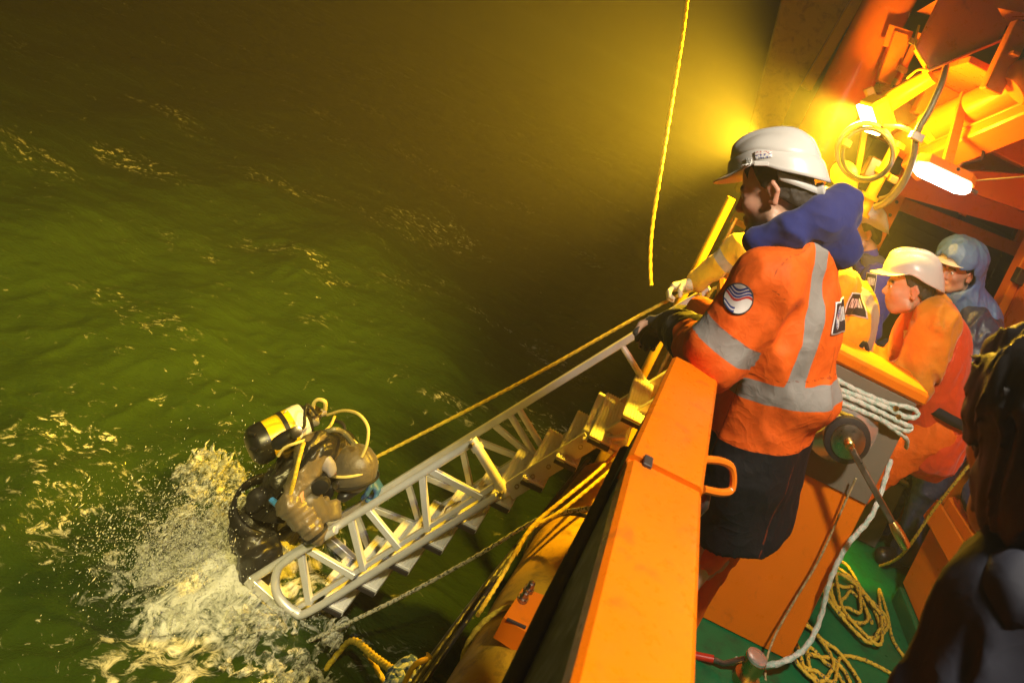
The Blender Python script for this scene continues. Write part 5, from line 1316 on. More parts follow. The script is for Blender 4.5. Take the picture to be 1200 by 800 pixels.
def jacket(J, fw, root, m, res=0.011, s=1.0, seed=2.0, amp=0.014):
    pr = [cone(J['hip'] + v(0, 0, -0.10), J['chest'], 0.185 * s, 0.190 * s, 0.04, fw, 0.78), cone(J['chest'], J['neck'] - v(0, 0, 0.03), 0.19 * s, 0.09, 0.05, fw, 0.78), cone(J['sl'], J['sr'], 0.085 * s, 0.085 * s, 0.05)]
    for s_ in 'lr': pr += [cone(J['s' + s_], J['e' + s_], 0.092 * s, 0.080 * s, 0.03), cone(J['e' + s_], J['w' + s_], 0.078 * s, 0.056, 0.03)]
    return sdf_mesh('jacket', pr, res, 0.03, m, root, folds(8, amp, seed, (1, 1, 0.6)), dict(band=lambda X: X[:, 0] * 0 + 1.0))
jk3 = jacket(J, fw, p3, BLUE_J)
sdf_mesh('collar', [cone(nk + v(-0.04, -0.075, -0.02), nk + v(0.03, -0.10, -0.09), 0.032, 0.05), cone(nk + v(-0.02, 0.075, -0.01), nk + v(0.05, 0.06, -0.03), 0.04, 0.04), cone(nk + v(0.05, -0.05, -0.01), nk + v(0.05, 0.06, -0.03), 0.04, 0.04), cone(nk + v(-0.0, -0.09, -0.03), nk + v(0.05, -0.06, -0.01), 0.04, 0.04)], 0.009, 0.03, GREYCOL, p3)
trousers(J, p3, BLUE_J, 0.013); boots(J, p3)
patch_on(jk3, P(1021, 331, 4.1), v(-0.2, -1, 0.1), v(1, 0, 0.3), 0.06, 0.11, 'chest_badge', rect_badge('small_jacket_badge', False), jk3, 8, 8)

# ------------------------------------------------------------------ 4: hooded navy jacket
p4 = thing('person', v(1.85, 3.95, 0), 'person in hooded navy rain jacket with helmet under the hood', 'person')
H4 = Frame(P(1122, 317, 3.9), (-0.80, -0.55, -0.26), (-0.2, -0.1, 0.97)); fw = v(-0.85, -0.4, 0).normalized(); lt = Z_.cross(fw)
nk = H4(-0.05, 0, -0.15)
J = dict(neck=nk, chest=P(1132, 392, 3.95), hip=P(1118, 480, 4.0), skull=H4(-0.03, 0, -0.03))
J['sl'] = nk + lt * 0.19 + v(0.05, 0.0, -0.09); J['sr'] = nk - lt * 0.19 + v(0.05, 0.0, -0.09)
J['el'] = P(1128, 440, 3.68); J['wl'] = P(1095, 450, 3.6); J['er'] = J['sr'] + v(0.08, 0.1, -0.28); J['wr'] = J['er'] + v(-0.2, -0.05, -0.15)
J.update(legs(J['hip'], lt, fw))
sdf_mesh('body', head_prims(H4) + body_prims(J) + hand_prims(J['wl'], v(-1, 0, -0.3), v(0, 0, -1), v(0, -1, 0), 0.8) + hand_prims(J['wr'], v(-1, 0, -0.3), v(0, 0, -1), v(0, -1, 0), 0.8), 0.0065, 0.015, SKIN2, p4, None, face_attrs(H4))
eyes(H4, p4); hair_cap(H4, p4, HAIR_D, 0.0, 0.008, 9.0); helmet(H4, p4, HELM_W, 0.045, 'ridge', False)
jacket(J, fw, p4, NAVY, 0.010, 1.08, 5.0, 0.018)
hdp = [ell(H4(-0.015, 0, 0.075), (0.165, 0.140, 0.132), H4.ax()), ell(H4(-0.04, 0, -0.03), (0.135, 0.125, 0.14), H4.ax()), cone(H4(-0.05, 0, -0.12), J['chest'] + v(0, 0, 0.10), 0.13, 0.16)]
cut = ell(H4(0.13, 0, -0.035), (0.120, 0.088, 0.125), H4.ax(), 0.012, True)
cut2 = ell(H4(0.02, 0, 0.01), (0.125, 0.115, 0.13), H4.ax(), 0.01, True)
HOODM = fabric('blue_grey_rain_hood', (0.065, 0.14, 0.36), 0.45, sheen=0.0, bmp=0.4)
sdf_mesh('hood', hdp + [cut, cut2], 0.0075, 0.04, HOODM, p4, folds(10, 0.010, 11.0))
trousers(J, p4, NAVY, 0.013); boots(J, p4)

# ------------------------------------------------------------------ 5: yellow jacket reaching out to the ladder rail
p5 = thing('person', v(0.98, 3.28, 0), 'crewman in yellow hi-vis jacket reaching a pale gloved hand to the ladder rail', 'person')
fw = v(-0.97, 0.2, 0).normalized(); lt = Z_.cross(fw)
H5 = Frame(P(950, 262, 3.22), (-0.88, 0.25, -0.40), (-0.4, 0.1, 0.9))
J = dict(neck=P(972, 300, 3.24), chest=P(988, 372, 3.28), hip=P(985, 470, 3.34), skull=H5(-0.03, 0, -0.03))
J['sl'] = P(985, 335, 3.10); J['sr'] = P(952, 318, 3.45)
J['er'] = P(868, 292, 3.48); J['wr'] = P(818, 329, 3.52); J['el'] = P(960, 400, 3.08); J['wl'] = P(905, 390, 3.2)
J.update(legs(J['hip'], lt, fw))
GD = (HAND5 - J['wr']).normalized()
hr5 = hand_prims(HAND5 - GD * 0.055 + v(0, 0, 0.02), v(-0.75, -0.25, -0.45), v(0.3, -0.2, -1), v(-0.3, -0.8, 0.2), 1.05, fat=1.25)
sdf_mesh('body', head_prims(H5) + body_prims(J) + hand_prims(J['wl'], v(-1, 0, -0.2), v(0, 0, -1), v(0, -1, 0), 0.8), 0.008, 0.015, SKIN2, p5, None, face_attrs(H5))
eyes(H5, p5); hair_cap(H5, p5, HAIR_D, 0.0, 0.008, 12.0); helmet(H5, p5, HELM_W, 0.05, 'ridge', False)
def band5(X):
    l_ = np.abs((X - V3(J['chest'])) @ V3(lt)); t_ = (X - V3(J['hip'])) @ V3((J['neck'] - J['hip']).normalized())
    arm = (seg_d(X, J['sr'], J['er']) < 0.10) | (seg_d(X, J['er'], J['wr']) < 0.1)
    return np.where(arm, np.abs(seg_t(X, J['er'], J['wr']) - 0.10) - 0.024, np.minimum(np.abs(l_ - 0.10) - 0.03, np.abs(t_ - 0.16) - 0.03))
jp = [cone(J['hip'] + v(0, 0, -0.08), J['chest'], 0.180, 0.190, 0.04, fw, 0.8), cone(J['chest'], J['neck'] - v(0, 0, 0.03), 0.19, 0.09, 0.05, fw, 0.8), cone(J['sl'], J['sr'], 0.08, 0.08, 0.05)]
for s_ in 'lr': jp += [cone(J['s' + s_], J['e' + s_], 0.086, 0.074, 0.03), cone(J['e' + s_], J['w' + s_], 0.074, 0.055, 0.03)]
jk5 = sdf_mesh('jacket', jp, 0.009, 0.03, YEL_J, p5, folds(9, 0.013, 8.0, (1, 1, 0.6)), dict(band=band5))
patch_on(jk5, P(1013, 361, 3.05), v(0.75, -0.65, 0.1), v(0.6, 0.8, 0.1), 0.16, 0.11, 'name_patch', rect_badge('yellow_jacket_name_patch', False), jk5, 10, 8)
sdf_mesh('glove', hr5, 0.005, 0.012, GLOVE_W, p5)
trousers(J, p5, YEL_J, 0.013); boots(J, p5)
cb_ = thing('snap_hook', P(1008, 418, 3.0), 'black snap hook lying on the housing edge by the yellow jacket', 'hook')
MB().tube(smooth_path([P(1004, 432, 2.96), P(998, 420, 2.95), P(1006, 410, 2.95), P(1014, 402, 2.95), P(1017, 420, 2.95), P(1012, 436, 2.96)], 5), 0.010, 8).build('body', BLACKC, cb_, True)

# ------------------------------------------------------------------ 6: dark haired onlooker close to the lens
p6 = thing('person', v(0.62, 0.62, 0), 'dark haired onlooker in black jacket seen from behind in the foreground', 'person')
H6 = Frame(P(1228, 530, 0.86), (-0.10, 0.95, -0.30), (-0.05, 0.3, 0.95)); fw = v(-0.6, 0.8, 0).normalized(); lt = Z_.cross(fw)
nk = H6(-0.05, 0, -0.15)
J = dict(neck=nk, chest=nk + v(0.10, -0.08, -0.25), hip=nk + v(0.14, -0.10, -0.62), skull=H6(-0.03, 0, -0.03))
J['sl'] = P(1222, 748, 0.76); J['sr'] = nk - lt * 0.20 + v(0.05, 0, -0.10)
J['el'] = P(1160, 890, 0.70); J['er'] = J['sr'] + v(0.05, 0.0, -0.27); J['wl'] = J['el'] + v(0.24, -0.16, -0.10); J['wr'] = J['er'] + v(0.08, -0.08, -0.2)
J.update(legs(J['hip'], lt, fw))
sdf_mesh('body', head_prims(H6) + body_prims(J) + hand_prims(J['wl'], fw, v(0, 0, -1), -lt, 0.8) + hand_prims(J['wr'], fw, v(0, 0, -1), lt, 0.8), 0.009, 0.015, SKIN1, p6, None, face_attrs(H6))
eyes(H6, p6)
def hair6(X):
    d = X - V3(H6.c); a = np.stack([d @ V3(H6.f) * 10, d @ V3(H6.l) * 75, d @ V3(H6.u) * 12], -1); b = np.stack([d @ V3(H6.f) * 60, d @ V3(H6.l) * 14, d @ V3(H6.u) * 10], -1)
    return -0.010 * (1 - np.abs(vnoise(a + 0.8 * vnoise(a * 0.3)[..., None])) * 2) - 0.006 * (1 - np.abs(vnoise(b)) * 2)
sdf_mesh('hair', [ell(H6(-0.012, 0, 0.035), (0.120, 0.100, 0.118), H6.ax()), ell(H6(-0.045, 0, -0.055), (0.088, 0.092, 0.09), H6.ax()), cone(H6(0.05, 0.03, 0.11), H6(0.105, 0.05, 0.06), 0.028, 0.018)], 0.0055, 0.03, plain('near_black_hair', (0.008, 0.0068, 0.007), 0.42, 0.5, 120, 0.5, spec=0.25), p6, hair6, None, lambda X: ((X - V3(H6.c)) @ V3(H6.f) - 0.075) - 0.4 * np.clip((X - V3(H6.c)) @ V3(H6.u) - 0.05, 0, 1))
jacket(J, fw, p6, BLACKC, 0.010, 1.18, 14.0, 0.02)
sdf_mesh('hood', [cone(nk + lt * 0.06 + v(0, 0, 0.0), nk - fw * 0.08 + v(0, 0, -0.02), 0.05, 0.075), cone(nk - fw * 0.08 + v(0, 0, -0.02), nk - lt * 0.1 + v(0, 0, 0), 0.075, 0.06)], 0.009, 0.04, BLACKC, p6, folds(9, 0.012, 4.0))
trousers(J, p6, BLACKC, 0.014); boots(J, p6)
bb = thing('blue_bag', v(2.03, 3.28, 0.61), 'royal blue fabric bag on the locker behind the dark hair', 'bag')
sdf_mesh('bag', [cone(v(2.03, 3.18, 0.71), v(2.03, 3.42, 0.71), 0.10, 0.10), cone(v(2.03, 3.20, 0.80), v(2.03, 3.40, 0.80), 0.085, 0.085)], 0.009, 0.05, BLUE_F, bb, folds(9, 0.01, 3.0), None, lambda X: 0.613 - X[:, 2])
MB().tube(smooth_path([v(1.98, 3.2, 0.86), v(1.97, 3.24, 0.94), v(1.97, 3.36, 0.94), v(1.98, 3.4, 0.86)], 6), 0.012, 8).build('strap', BLACKC, bb, True)
# ================================================================== DIVER
dv = thing('person', P(312, 640, 3.34), 'scuba diver in dark drysuit climbing onto the foot of the ladder', 'person')
SUIT = fabric('wet_black_drysuit_lit_arms', (0.135, 0.105, 0.060), 0.36, None, (0.022, 0.020, 0.017), 500, 0.0, bmp=0.35)  # arms and shoulders coloured lighter than the black suit, imitating lamplight
SUITP = fabric('grey_drysuit_panel', (0.22, 0.20, 0.21), 0.42, None, None, 500, 0.0)
HOODN = fabric('neoprene_hood', (0.105, 0.085, 0.050), 0.45, None, None, 500, 0.1)
TANK_Y = paint('yellow_tank_paint', (0.78, 0.52, 0.010), 0.28, (0.2, 0.12, 0.02), 0.25, 9)
TANK_W = paint('white_tank_shoulder', (0.72, 0.70, 0.68), 0.3, (0.3, 0.25, 0.2), 0.2, 9)
BLK = plain('black_plastic', (0.012, 0.012, 0.012), 0.35, 0.3, 20)
WEB = fabric('black_webbing', (0.014, 0.013, 0.012), 0.55, sheen=0)
YHOSE = plain('pale_yellow_hose', (0.62, 0.50, 0.16), 0.4, 0.15, 30)
BLUEG = plain('blue_wrist_seal', (0.05, 0.22, 0.55), 0.35, 0.15, 20)
GLOVE_BL = fabric('blue_rubber_glove', (0.05, 0.16, 0.40), 0.45, sheen=0)
HN = L(0.25, HP + 0.006, YN); HF = L(0.19, HP + 0.02, YF)
J = dict(hip=P(311, 604, 3.34), chest=P(352, 556, 3.33), neck=P(384, 533, 3.33))
J['sr'] = P(367, 528, 3.14); J['er'] = P(344, 590, 3.02); J['wr'] = P(370, 625, 3.05)
J['sl'] = P(396, 526, 3.52); J['el'] = P(418, 556, 3.66); J['wl'] = HF + v(-0.085, 0.01, 0.075)
HD = Frame(P(409, 549, 3.33), (0.62, -0.05, -0.78), (0.70, -0.25, 0.62)); J['skull'] = HD(-0.03, 0, -0.03)
lt = v(0, 1, 0); fw = v(1, 0, 0)
for s_, g in (('l', 1), ('r', -1)):
    J['h' + s_] = J['hip'] + v(0.0, 0.085 * g, 0.0); J['k' + s_] = P(328, 640, 3.50) if g > 0 else P(306, 650, 3.18); J['a' + s_] = J['k' + s_] + v(0.06, 0.0, -0.36); J['t' + s_] = J['a' + s_] + v(0.16, 0, -0.04)
hpr = hand_prims(HN + v(-0.075, -0.02, 0.055), (HN - J['wr']), v(0.25, 0.35, -1), v(0.3, 0.9, 0.2), 1.15)
hpl = hand_prims(HF + v(-0.07, 0.0, 0.06), v(0.85, -0.05, -0.45), v(-0.2, 0, -1), v(0.2, -0.9, 0.2), 1.15)
sdf_mesh('body', head_prims(HD) + body_prims(J, 0.78), 0.009, 0.015, SKIN2, dv, None, face_attrs(HD))
sp = [cone(J['hip'] + v(0, 0, 0.02), J['chest'], 0.130, 0.150, 0.04, fw, 0.78), cone(J['chest'], J['neck'], 0.160, 0.085, 0.05, fw, 0.8), cone(J['sl'], J['sr'], 0.085, 0.085, 0.05)]
for s_ in 'lr':
    sp += [cone(J['s' + s_], J['e' + s_], 0.066, 0.056, 0.02), cone(J['e' + s_], J['w' + s_], 0.056, 0.044, 0.015), cone(J['h' + s_], J['k' + s_], 0.098, 0.078, 0.025), cone(J['k' + s_], J['a' + s_], 0.078, 0.066, 0.02)]
def suit_disp(X):
    fa_ = np.minimum(seg_d(X, J['er'], J['wr']), seg_d(X, J['el'], J['wl']))
    cuff = 0.006 * np.sin(seg_t(X, J['er'], J['wr']) * 190) * (seg_d(X, J['er'], J['wr']) < 0.1)
    return folds(9, 0.014, 21.0, (1, 1, 0.7), 0.002)(X) + cuff * 0.35
def lit_arms(X):
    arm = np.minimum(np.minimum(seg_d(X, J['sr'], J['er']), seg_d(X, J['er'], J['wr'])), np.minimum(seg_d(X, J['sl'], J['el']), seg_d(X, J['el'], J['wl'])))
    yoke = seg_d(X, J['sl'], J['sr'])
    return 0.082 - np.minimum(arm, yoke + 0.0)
ds_ = sdf_mesh('drysuit', sp, 0.0070, 0.015, SUIT, dv, suit_disp, dict(lower=lit_arms))
# grey shoulder panels over the yoke, laid a little proud of the suit
for (a, b_) in ((P(372, 524, 3.12), P(388, 552, 3.12)), (P(402, 518, 3.42), P(418, 530, 3.42))):
    sdf_mesh('shoulder_panel', [cone(a, b_, 0.036, 0.026, None, (0.4, -0.8, 0.3), 0.5)], 0.007, 0.02, SUITP, dv, folds(14, 0.006, 5.0))
sdf_mesh('neoprene_hood', [ell(HD(0.0, 0, 0.03), (0.112, 0.090, 0.115), HD.ax()), ell(HD(0.01, 0, -0.06), (0.085, 0.075, 0.08), HD.ax()), cone(HD(-0.03, 0, -0.06), J['neck'] - v(0.0, 0, 0.03), 0.074, 0.085)], 0.006, 0.03, HOODN, dv, lambda X: 0.0045 * np.exp(-(((X - V3(HD.c)) @ V3(HD.l)) / 0.004) ** 2) - 0.004 * np.abs(vnoise(X * 22)), None)
# mask frame and strap
for (a_, rr, nm, mm) in ((0.055, 0.104, 'mask_strap', BLK), (-0.010, 0.108, 'hood_seam', YHOSE)):
    pts = [HD(a_ * 0.9 + 0.04 * math.cos(t_) * 0, 0, 0) + HD.l * (rr * 0.94 * math.sin(t_)) + (HD.u * 0.95 + HD.f * 0.2) * (rr * 1.10 * math.cos(t_)) + HD.u * 0.02 for t_ in np.linspace(0, 2 * math.pi, 40)]
    MB().tube(pts[:-1], 0.007, 8, closed=True).build(nm, mm, dv, True)
mf = sdf_mesh('mask', [cone(HD(0.105, 0.05, 0.0), HD(0.105, -0.05, 0.0), 0.034, 0.034, None, HD.f, 0.8)], 0.006, 0.02, BLK, dv)
for s_ in (-1, 1): MB().lathe([(0, 0.018), (0.012, 0.018), (0.015, 0.010)], HD(0.03, 0.093 * s_, 0.01), HD.l * s_, 14).build('buckle', STEEL_D, mf, True)
for nm, pr in (('glove', hpr + [cone(HN + v(-0.13, -0.03, 0.10), HN + v(-0.075, -0.02, 0.055), 0.044, 0.040, 0.02)]), ('glove', hpl + [cone(HF + v(-0.13, 0.0, 0.09), HF + v(-0.07, 0, 0.06), 0.042, 0.038, 0.02)])):
    for q in pr:
        if q['t'] == 'cone': q['ra'] *= 1.22; q['rb'] *= 1.22
    sdf_mesh(nm, pr, 0.0055, 0.012, HOODN if pr is not None and len(pr) and pr[0]['a'][1] < 3.3 else GLOVE_BL, dv)
for (c_, d__) in ((J['wr'] + (J['er'] - J['wr']) * 0.10, J['wr'] - J['er']), (J['wl'] + (J['el'] - J['wl']) * 0.03, J['wl'] - J['el'])):
    pass
MB().lathe([(-0.02, 0.050), (-0.012, 0.056), (0.012, 0.056), (0.02, 0.050)], HF + v(-0.125, 0.0, 0.085), v(0.8, 0, -0.5), 18).build('wrist_seal', BLUEG, dv, True)
MB().lathe([(-0.010, 0.046), (-0.007, 0.051), (0.007, 0.051), (0.010, 0.046)], J['wr'], J['wr'] - J['er'], 18).build('wrist_ring', BLK, dv, True)
# belt, harness webbing and clips
pts = [J['hip'] + v(0, 0, 0.05) + lt * (0.186 * math.cos(t_)) + v(1, 0, -0.25).normalized() * (0.150 * math.sin(t_)) for t_ in np.linspace(0, 2 * math.pi, 41)[:-1]]
bo = band_mb(pts, Z_, 0.026, True).build('weight_belt', WEB, dv, True); so = bo.modifiers.new('thick', 'SOLIDIFY'); so.thickness = 0.016; so.offset = 1
def web(lst, w_=0.038, m=WEB, name='harness_strap'):
    bm_ = MB(); pts = smooth_path(lst, 6)
    for p, q in zip(pts, pts[1:]): bm_.bar(p, q + (q - p) * 0.15, w_, 0.006, v(-0.5, -0.6, 0.6), 0.001)
    return bm_.build(name, m, dv)
web([P(318, 596, 3.14), P(330, 570, 3.10), P(350, 548, 3.05), P(366, 528, 3.06), P(384, 514, 3.14)])
web([P(318, 598, 3.5), P(352, 556, 3.50), P(380, 520, 3.5), P(396, 512, 3.5)])
web([P(296, 598, 3.22), P(312, 604, 3.12), P(336, 606, 3.10)], 0.05)
yz = MB().tube(smooth_path([P(356, 518, 3.02), P(350, 540, 3.0), P(345, 562, 2.99), P(340, 580, 3.0), P(333, 596, 3.02), P(329, 604, 3.03)], 8), 0.0085, 8).build('yellow_piping', ROPE_YP, dv, True)
for (px, py, yy) in ((362, 573, 3.05), (372, 582, 3.08)):
    c_ = P(px, py, yy); pts = [c_ + v(0.015 * math.cos(t_), 0, 0.015 * math.sin(t_)) for t_ in np.linspace(0, 2 * math.pi, 18)]
    MB().tube(pts[:-1], 0.0035, 6, closed=True).build('d_ring', STEEL_D, dv, True)
# pockets and pouches hanging at the waist and chest
for (px, py, yy, r) in ((303, 583, 3.18, 0.045), (384, 572, 3.24, 0.035)):
    sdf_mesh('pouch', [cone(P(px, py, yy), P(px - 4, py + 10, yy), r, r * 0.8, None, (0.3, -0.9, 0.2), 0.7)], 0.009, 0.02, WEB, dv, folds(14, 0.008, px * 0.1))
rg = MB().lathe([(0, 0.036), (0.02, 0.040), (0.035, 0.034), (0.04, 0.015)], P(377, 566, 3.08), v(0.3, -0.9, 0.1), 18).build('regulator', BLK, dv, True)
MB().tube(smooth_path([P(318, 585, 3.08), P(326, 592, 3.06), P(333, 598, 3.06), P(321, 587, 3.08)], 5), 0.012, 8).build('gauge_hose', BLUEG, dv, True)
# cylinder
ta, tb = P(300, 522, 3.28), P(363, 489, 3.46); td = (tb - ta); TL = td.length; td.normalize(); tr = 0.094
tk = MB().lathe([(TL * 0.16, tr)] + [(TL * (0.16 + 0.50 * i / 6), tr) for i in range(1, 7)], ta, td, 40, False).build('tank', TANK_Y, dv, True)
MB().lathe([(-0.03, 0.02), (-0.028, tr * 0.70), (-0.012, tr * 0.96), (0.006, tr * 1.05), (TL * 0.19, tr * 1.05), (TL * 0.192, tr * 1.0)], ta, td, 40).build('tank_boot', BLK, tk, True)
MB().lathe([(TL * 0.66, tr), (TL * 0.80, tr), (TL * 0.88, tr * 0.95)], ta, td, 40, False).build('tank_shoulder', TANK_W, tk, True)
MB().lathe([(TL * 0.88, tr * 0.952), (TL * 0.95, tr * 0.78), (TL * 1.0, tr * 0.42), (TL * 1.03, 0.026), (TL * 1.10, 0.022), (TL * 1.11, 0.01)], ta, td, 40, False).build('tank_neck', BLK, tk, True)
MB().lathe([(TL * 0.47, tr * 1.02), (TL * 0.47, tr * 1.05), (TL * 0.55, tr * 1.05), (TL * 0.55, tr * 1.02)], ta, td, 40, False).build('cam_band', WEB, tk, True)
for (x, y) in ((291, 507), (293, 525)): MB().tube([P(x + 8, y + 2, 3.2), P(x, y, 3.2)], 0.008, 6).build('boot_lug', BLK, tk, True)
vt = ta + td * (TL * 1.08)
MB().cbox(vt, (0.030, 0.035, 0.030)).build('valve', STEEL_D, tk)
for d__ in (v(-0.5, -0.7, 0.4), v(0.5, 0.6, 0.3), v(0.6, -0.6, -0.2)):
    d__ = d__.normalized(); MB().lathe([(0.0, 0.014), (0.03, 0.014), (0.03, 0.021), (0.055, 0.021), (0.058, 0.014)], vt, d__, 14).build('first_stage', STEEL if d__.x > 0 else STEEL_D, tk, True)
MB().tube(smooth_path([P(366, 486, 3.42), P(368, 472, 3.40), P(374, 468, 3.40), P(381, 471, 3.40), P(381, 480, 3.42)], 6), 0.009, 8).build('valve_handle', YHOSE, tk, True)
for nm, lst, r, m in (('hose', [(384, 486, 3.4), (402, 481, 3.35), (420, 485, 3.3), (431, 500, 3.27), (430, 520, 3.25), (424, 535, 3.24)], 0.0070, YHOSE),
                      ('hose', [(392, 488, 3.42), (386, 500, 3.3), (372, 510, 3.18), (350, 518, 3.08), (334, 524, 3.06), (326, 534, 3.06)], 0.0070, YHOSE),
                      ('hose', [(388, 492, 3.42), (400, 495, 3.4), (404, 503, 3.38), (400, 512, 3.35)], 0.008, HOSE_B),
                      ('hose', [(384, 502, 3.36), (400, 509, 3.40), (416, 518, 3.42), (428, 534, 3.42), (434, 552, 3.42)], 0.0075, YHOSE),
                      ('hose', [(372, 486, 3.36), (360, 474, 3.30), (357, 488, 3.24), (356, 500, 3.2), (346, 508, 3.12)], 0.007, HOSE_B),
                      ('hose', [(376, 508, 3.2), (392, 503, 3.2), (404, 508, 3.25), (414, 520, 3.2)], 0.012, HOSE)):
    MB().tube(smooth_path(ppath(lst), 8), r, 8).build(nm, m, dv, True)
fe = P(356, 506, 3.14)
MB().tube([P(324, 520, 3.08), P(334, 514, 3.08), P(345, 508, 3.1)], [0.030, 0.034, 0.030], 12).build('hose_bundle', BLK, dv, True)
MB().lathe([(0, 0.024), (0.018, 0.026), (0.022, 0.016)], P(348, 505, 3.06), v(0.2, -0.9, 0.3), 14).build('gauge', STEEL_D, dv, True)

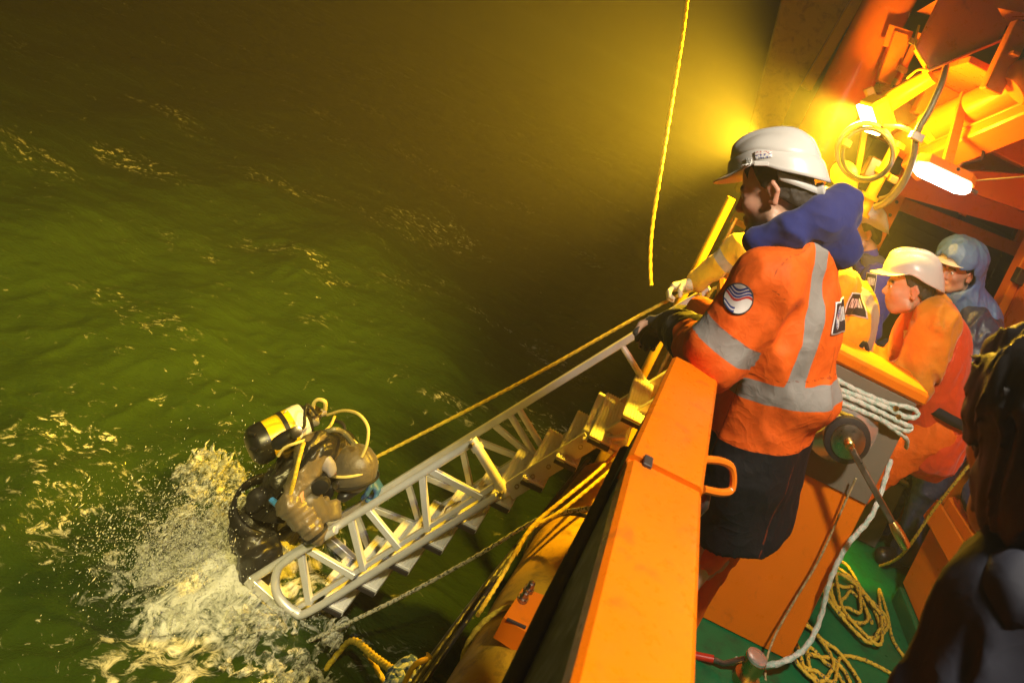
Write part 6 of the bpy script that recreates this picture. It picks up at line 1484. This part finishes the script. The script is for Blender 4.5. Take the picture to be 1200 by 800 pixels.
# ================================================================== SPLASH
def build_splash():
    res = 0.0105
    lo = np.array([SPL.x - 0.85, SPL.y - 0.85, WATER_Z - 0.1]); hi = np.array([SPL.x + 0.75, SPL.y + 0.65, WATER_Z + 0.62])
    n = ((hi - lo) / res).astype(int)
    X, Y, Z = np.meshgrid(*[lo[i] + res * np.arange(n[i]) for i in range(3)], indexing='ij'); Pp = np.stack([X, Y, Z], -1)
    dens = np.full(X.shape, -1.0)
    for (px, py, yy, rx, rz, a) in ((240, 595, 3.65, 0.16, 0.24, 1.0), (215, 585, 3.7, 0.10, 0.2, 0.85), (250, 640, 3.5, 0.18, 0.18, 0.9), (285, 690, 3.25, 0.16, 0.13, 0.85), (315, 730, 3.0, 0.16, 0.08, 0.75), (205, 660, 3.4, 0.16, 0.10, 0.75), (330, 775, 2.9, 0.2, 0.05, 0.65), (255, 730, 3.1, 0.24, 0.06, 0.7), (390, 745, 2.95, 0.08, 0.06, 0.6)):
        c = np.array(tuple(P(px, py, yy))); c[2] = max(c[2], WATER_Z + 0.02)
        d = np.sqrt(((X - c[0]) / rx) ** 2 + ((Y - c[1]) / rx) ** 2 + ((Z - c[2]) / rz) ** 2)
        dens = np.maximum(dens, a * (1.0 - d))
    q = Pp * np.array([15.0, 15.0, 11.0])
    w_ = np.stack([vnoise(q * 0.6 + 5), vnoise(q * 0.6 + 9), vnoise(q * 0.6 + 13)], -1)
    rid = 1 - np.abs(vnoise(q + 1.2 * w_)) * 2.6; fin = vnoise(q * 2.3 + w_); f3 = vnoise(q * 4.7 + 2 * w_)
    field = -(dens * 1.0 + 0.34 * rid + 0.30 * fin + 0.22 * f3 - 0.42)
    field[:, :, 0] = 1; field[0] = 1; field[-1] = 1; field[:, 0] = 1; field[:, -1] = 1; field[:, :, -1] = 1
    Vv, Q = surface_nets(field, lo, res)
    m, t, b = nmat('aerated_spray'); co = objco(t)
    f = noise_out(t, 40, 5, 0.65, co)
    t.links.new(mixc(t, f, (0.50, 0.52, 0.40), (0.80, 0.80, 0.74)), b.inputs['Base Color']); b.inputs['Roughness'].default_value = 0.22
    b.inputs['Transmission Weight'].default_value = 0.12; b.inputs['IOR'].default_value = 1.33
    b.inputs['Subsurface Weight'].default_value = 0.0
    bump(t, b, noise_out(t, 90, 4, 0.6, co), 0.6, 0.01)
    m2 = m.copy(); m2.name = 'thin_spray'; t2 = m2.node_tree; b2 = t2.nodes['Principled BSDF']; c2 = objco(t2)
    t2.links.new(ramp(t2, noise_out(t2, 34, 6, 0.7, c2, 0.5), [(0.44, (0.05,) * 3), (0.60, (0.9,) * 3)]), b2.inputs['Alpha'])
    me = bpy.data.meshes.new('splash'); mesh_from(me, Vv, Q)
    sp_ = tag(link_mesh(me, 'splash', m2, None, True), 'foaming splash thrown up round the diver', None, None, 'stuff')
    # droplets: thousands of little drawn-out beads flung up and outwards
    rn = np.random.default_rng(3); cnt = 15000
    th = rn.uniform(0, 2 * np.pi, cnt); rr = np.abs(rn.normal(0, 0.22, cnt)) + 0.05; hh = rn.exponential(0.13, cnt) * np.exp(-rr * 0.7)
    cx_ = SPL.x - 0.16 + rr * np.cos(th) * 1.1; cy_ = SPL.y - 0.02 + rr * np.sin(th) * 0.8; cz_ = WATER_Z + 0.03 + hh
    extra = 1500
    # curtain of water running off suit and ladder foot
    k = rn.random(extra); src = np.array([tuple(P(300, 655, 3.3)), tuple(P(285, 665, 3.25)), tuple(P(355, 722, 3.1)), tuple(P(372, 716, 3.1)), tuple(P(310, 690, 3.15)), tuple(P(275, 680, 3.3))])[rn.integers(0, 6, extra)]
    cx_ = np.concatenate([cx_, src[:, 0] + rn.normal(0, 0.03, extra)]); cy_ = np.concatenate([cy_, src[:, 1] + rn.normal(0, 0.04, extra)]); cz_ = np.concatenate([cz_, WATER_Z + (src[:, 2] - WATER_Z) * k + 0.01])
    tot = len(cx_)
    rad = rn.lognormal(-6.65, 0.5, tot).clip(0.0008, 0.006); el = 1 + rn.exponential(1.0, tot)
    dirv = np.stack([rn.normal(0, 0.5, tot), rn.normal(0, 0.5, tot), np.ones(tot)], -1); dirv /= np.linalg.norm(dirv, axis=1)[:, None]
    ax1 = np.cross(dirv, [1, 0.1, 0]); ax1 /= np.linalg.norm(ax1, axis=1)[:, None]; ax2 = np.cross(dirv, ax1)
    c = np.stack([cx_, cy_, cz_], -1); R_ = rad[:, None]; E_ = (rad * el)[:, None]
    VV = np.stack([c + dirv * E_, c + ax1 * R_, c + ax2 * R_, c - ax1 * R_, c - ax2 * R_, c - dirv * E_], 1).reshape(-1, 3)
    base = np.array([[0, 1, 2], [0, 2, 3], [0, 3, 4], [0, 4, 1], [5, 2, 1], [5, 3, 2], [5, 4, 3], [5, 1, 4]])
    QQ = (base[None] + (np.arange(tot) * 6)[:, None, None]).reshape(-1, 3)
    me = bpy.data.meshes.new('spray'); mesh_from(me, VV, QQ)
    tag(link_mesh(me, 'spray', m, None, True), 'spray of droplets flying round the diver', None, None, 'stuff')
build_splash()
# ================================================================== HAZE
hm = bpy.data.materials.new('night_mist'); hm.use_nodes = True
t = hm.node_tree; t.nodes.clear()
out = t.nodes.new('ShaderNodeOutputMaterial'); pv = t.nodes.new('ShaderNodeVolumePrincipled')
pv.inputs['Color'].default_value = (0.95, 0.95, 0.93, 1); pv.inputs['Density'].default_value = HAZE_D; pv.inputs['Anisotropy'].default_value = 0.64
pv.inputs['Density Attribute'].default_value = ''
hm.cycles.homogeneous_volume = True
t.links.new(pv.outputs[0], out.inputs['Volume'])
hb = MB(); hb.add([(x, y, z) for x in (-150, 150) for y in (-150, 160) for z in (WATER_Z - 1.3, 7.0)], [(0, 1, 3, 2), (4, 5, 7, 6), (0, 1, 5, 4), (2, 3, 7, 6), (0, 2, 6, 4), (1, 3, 7, 5)])
tag(hb.build('haze', hm), 'thin night mist glowing round the lamps', None, None, 'stuff')
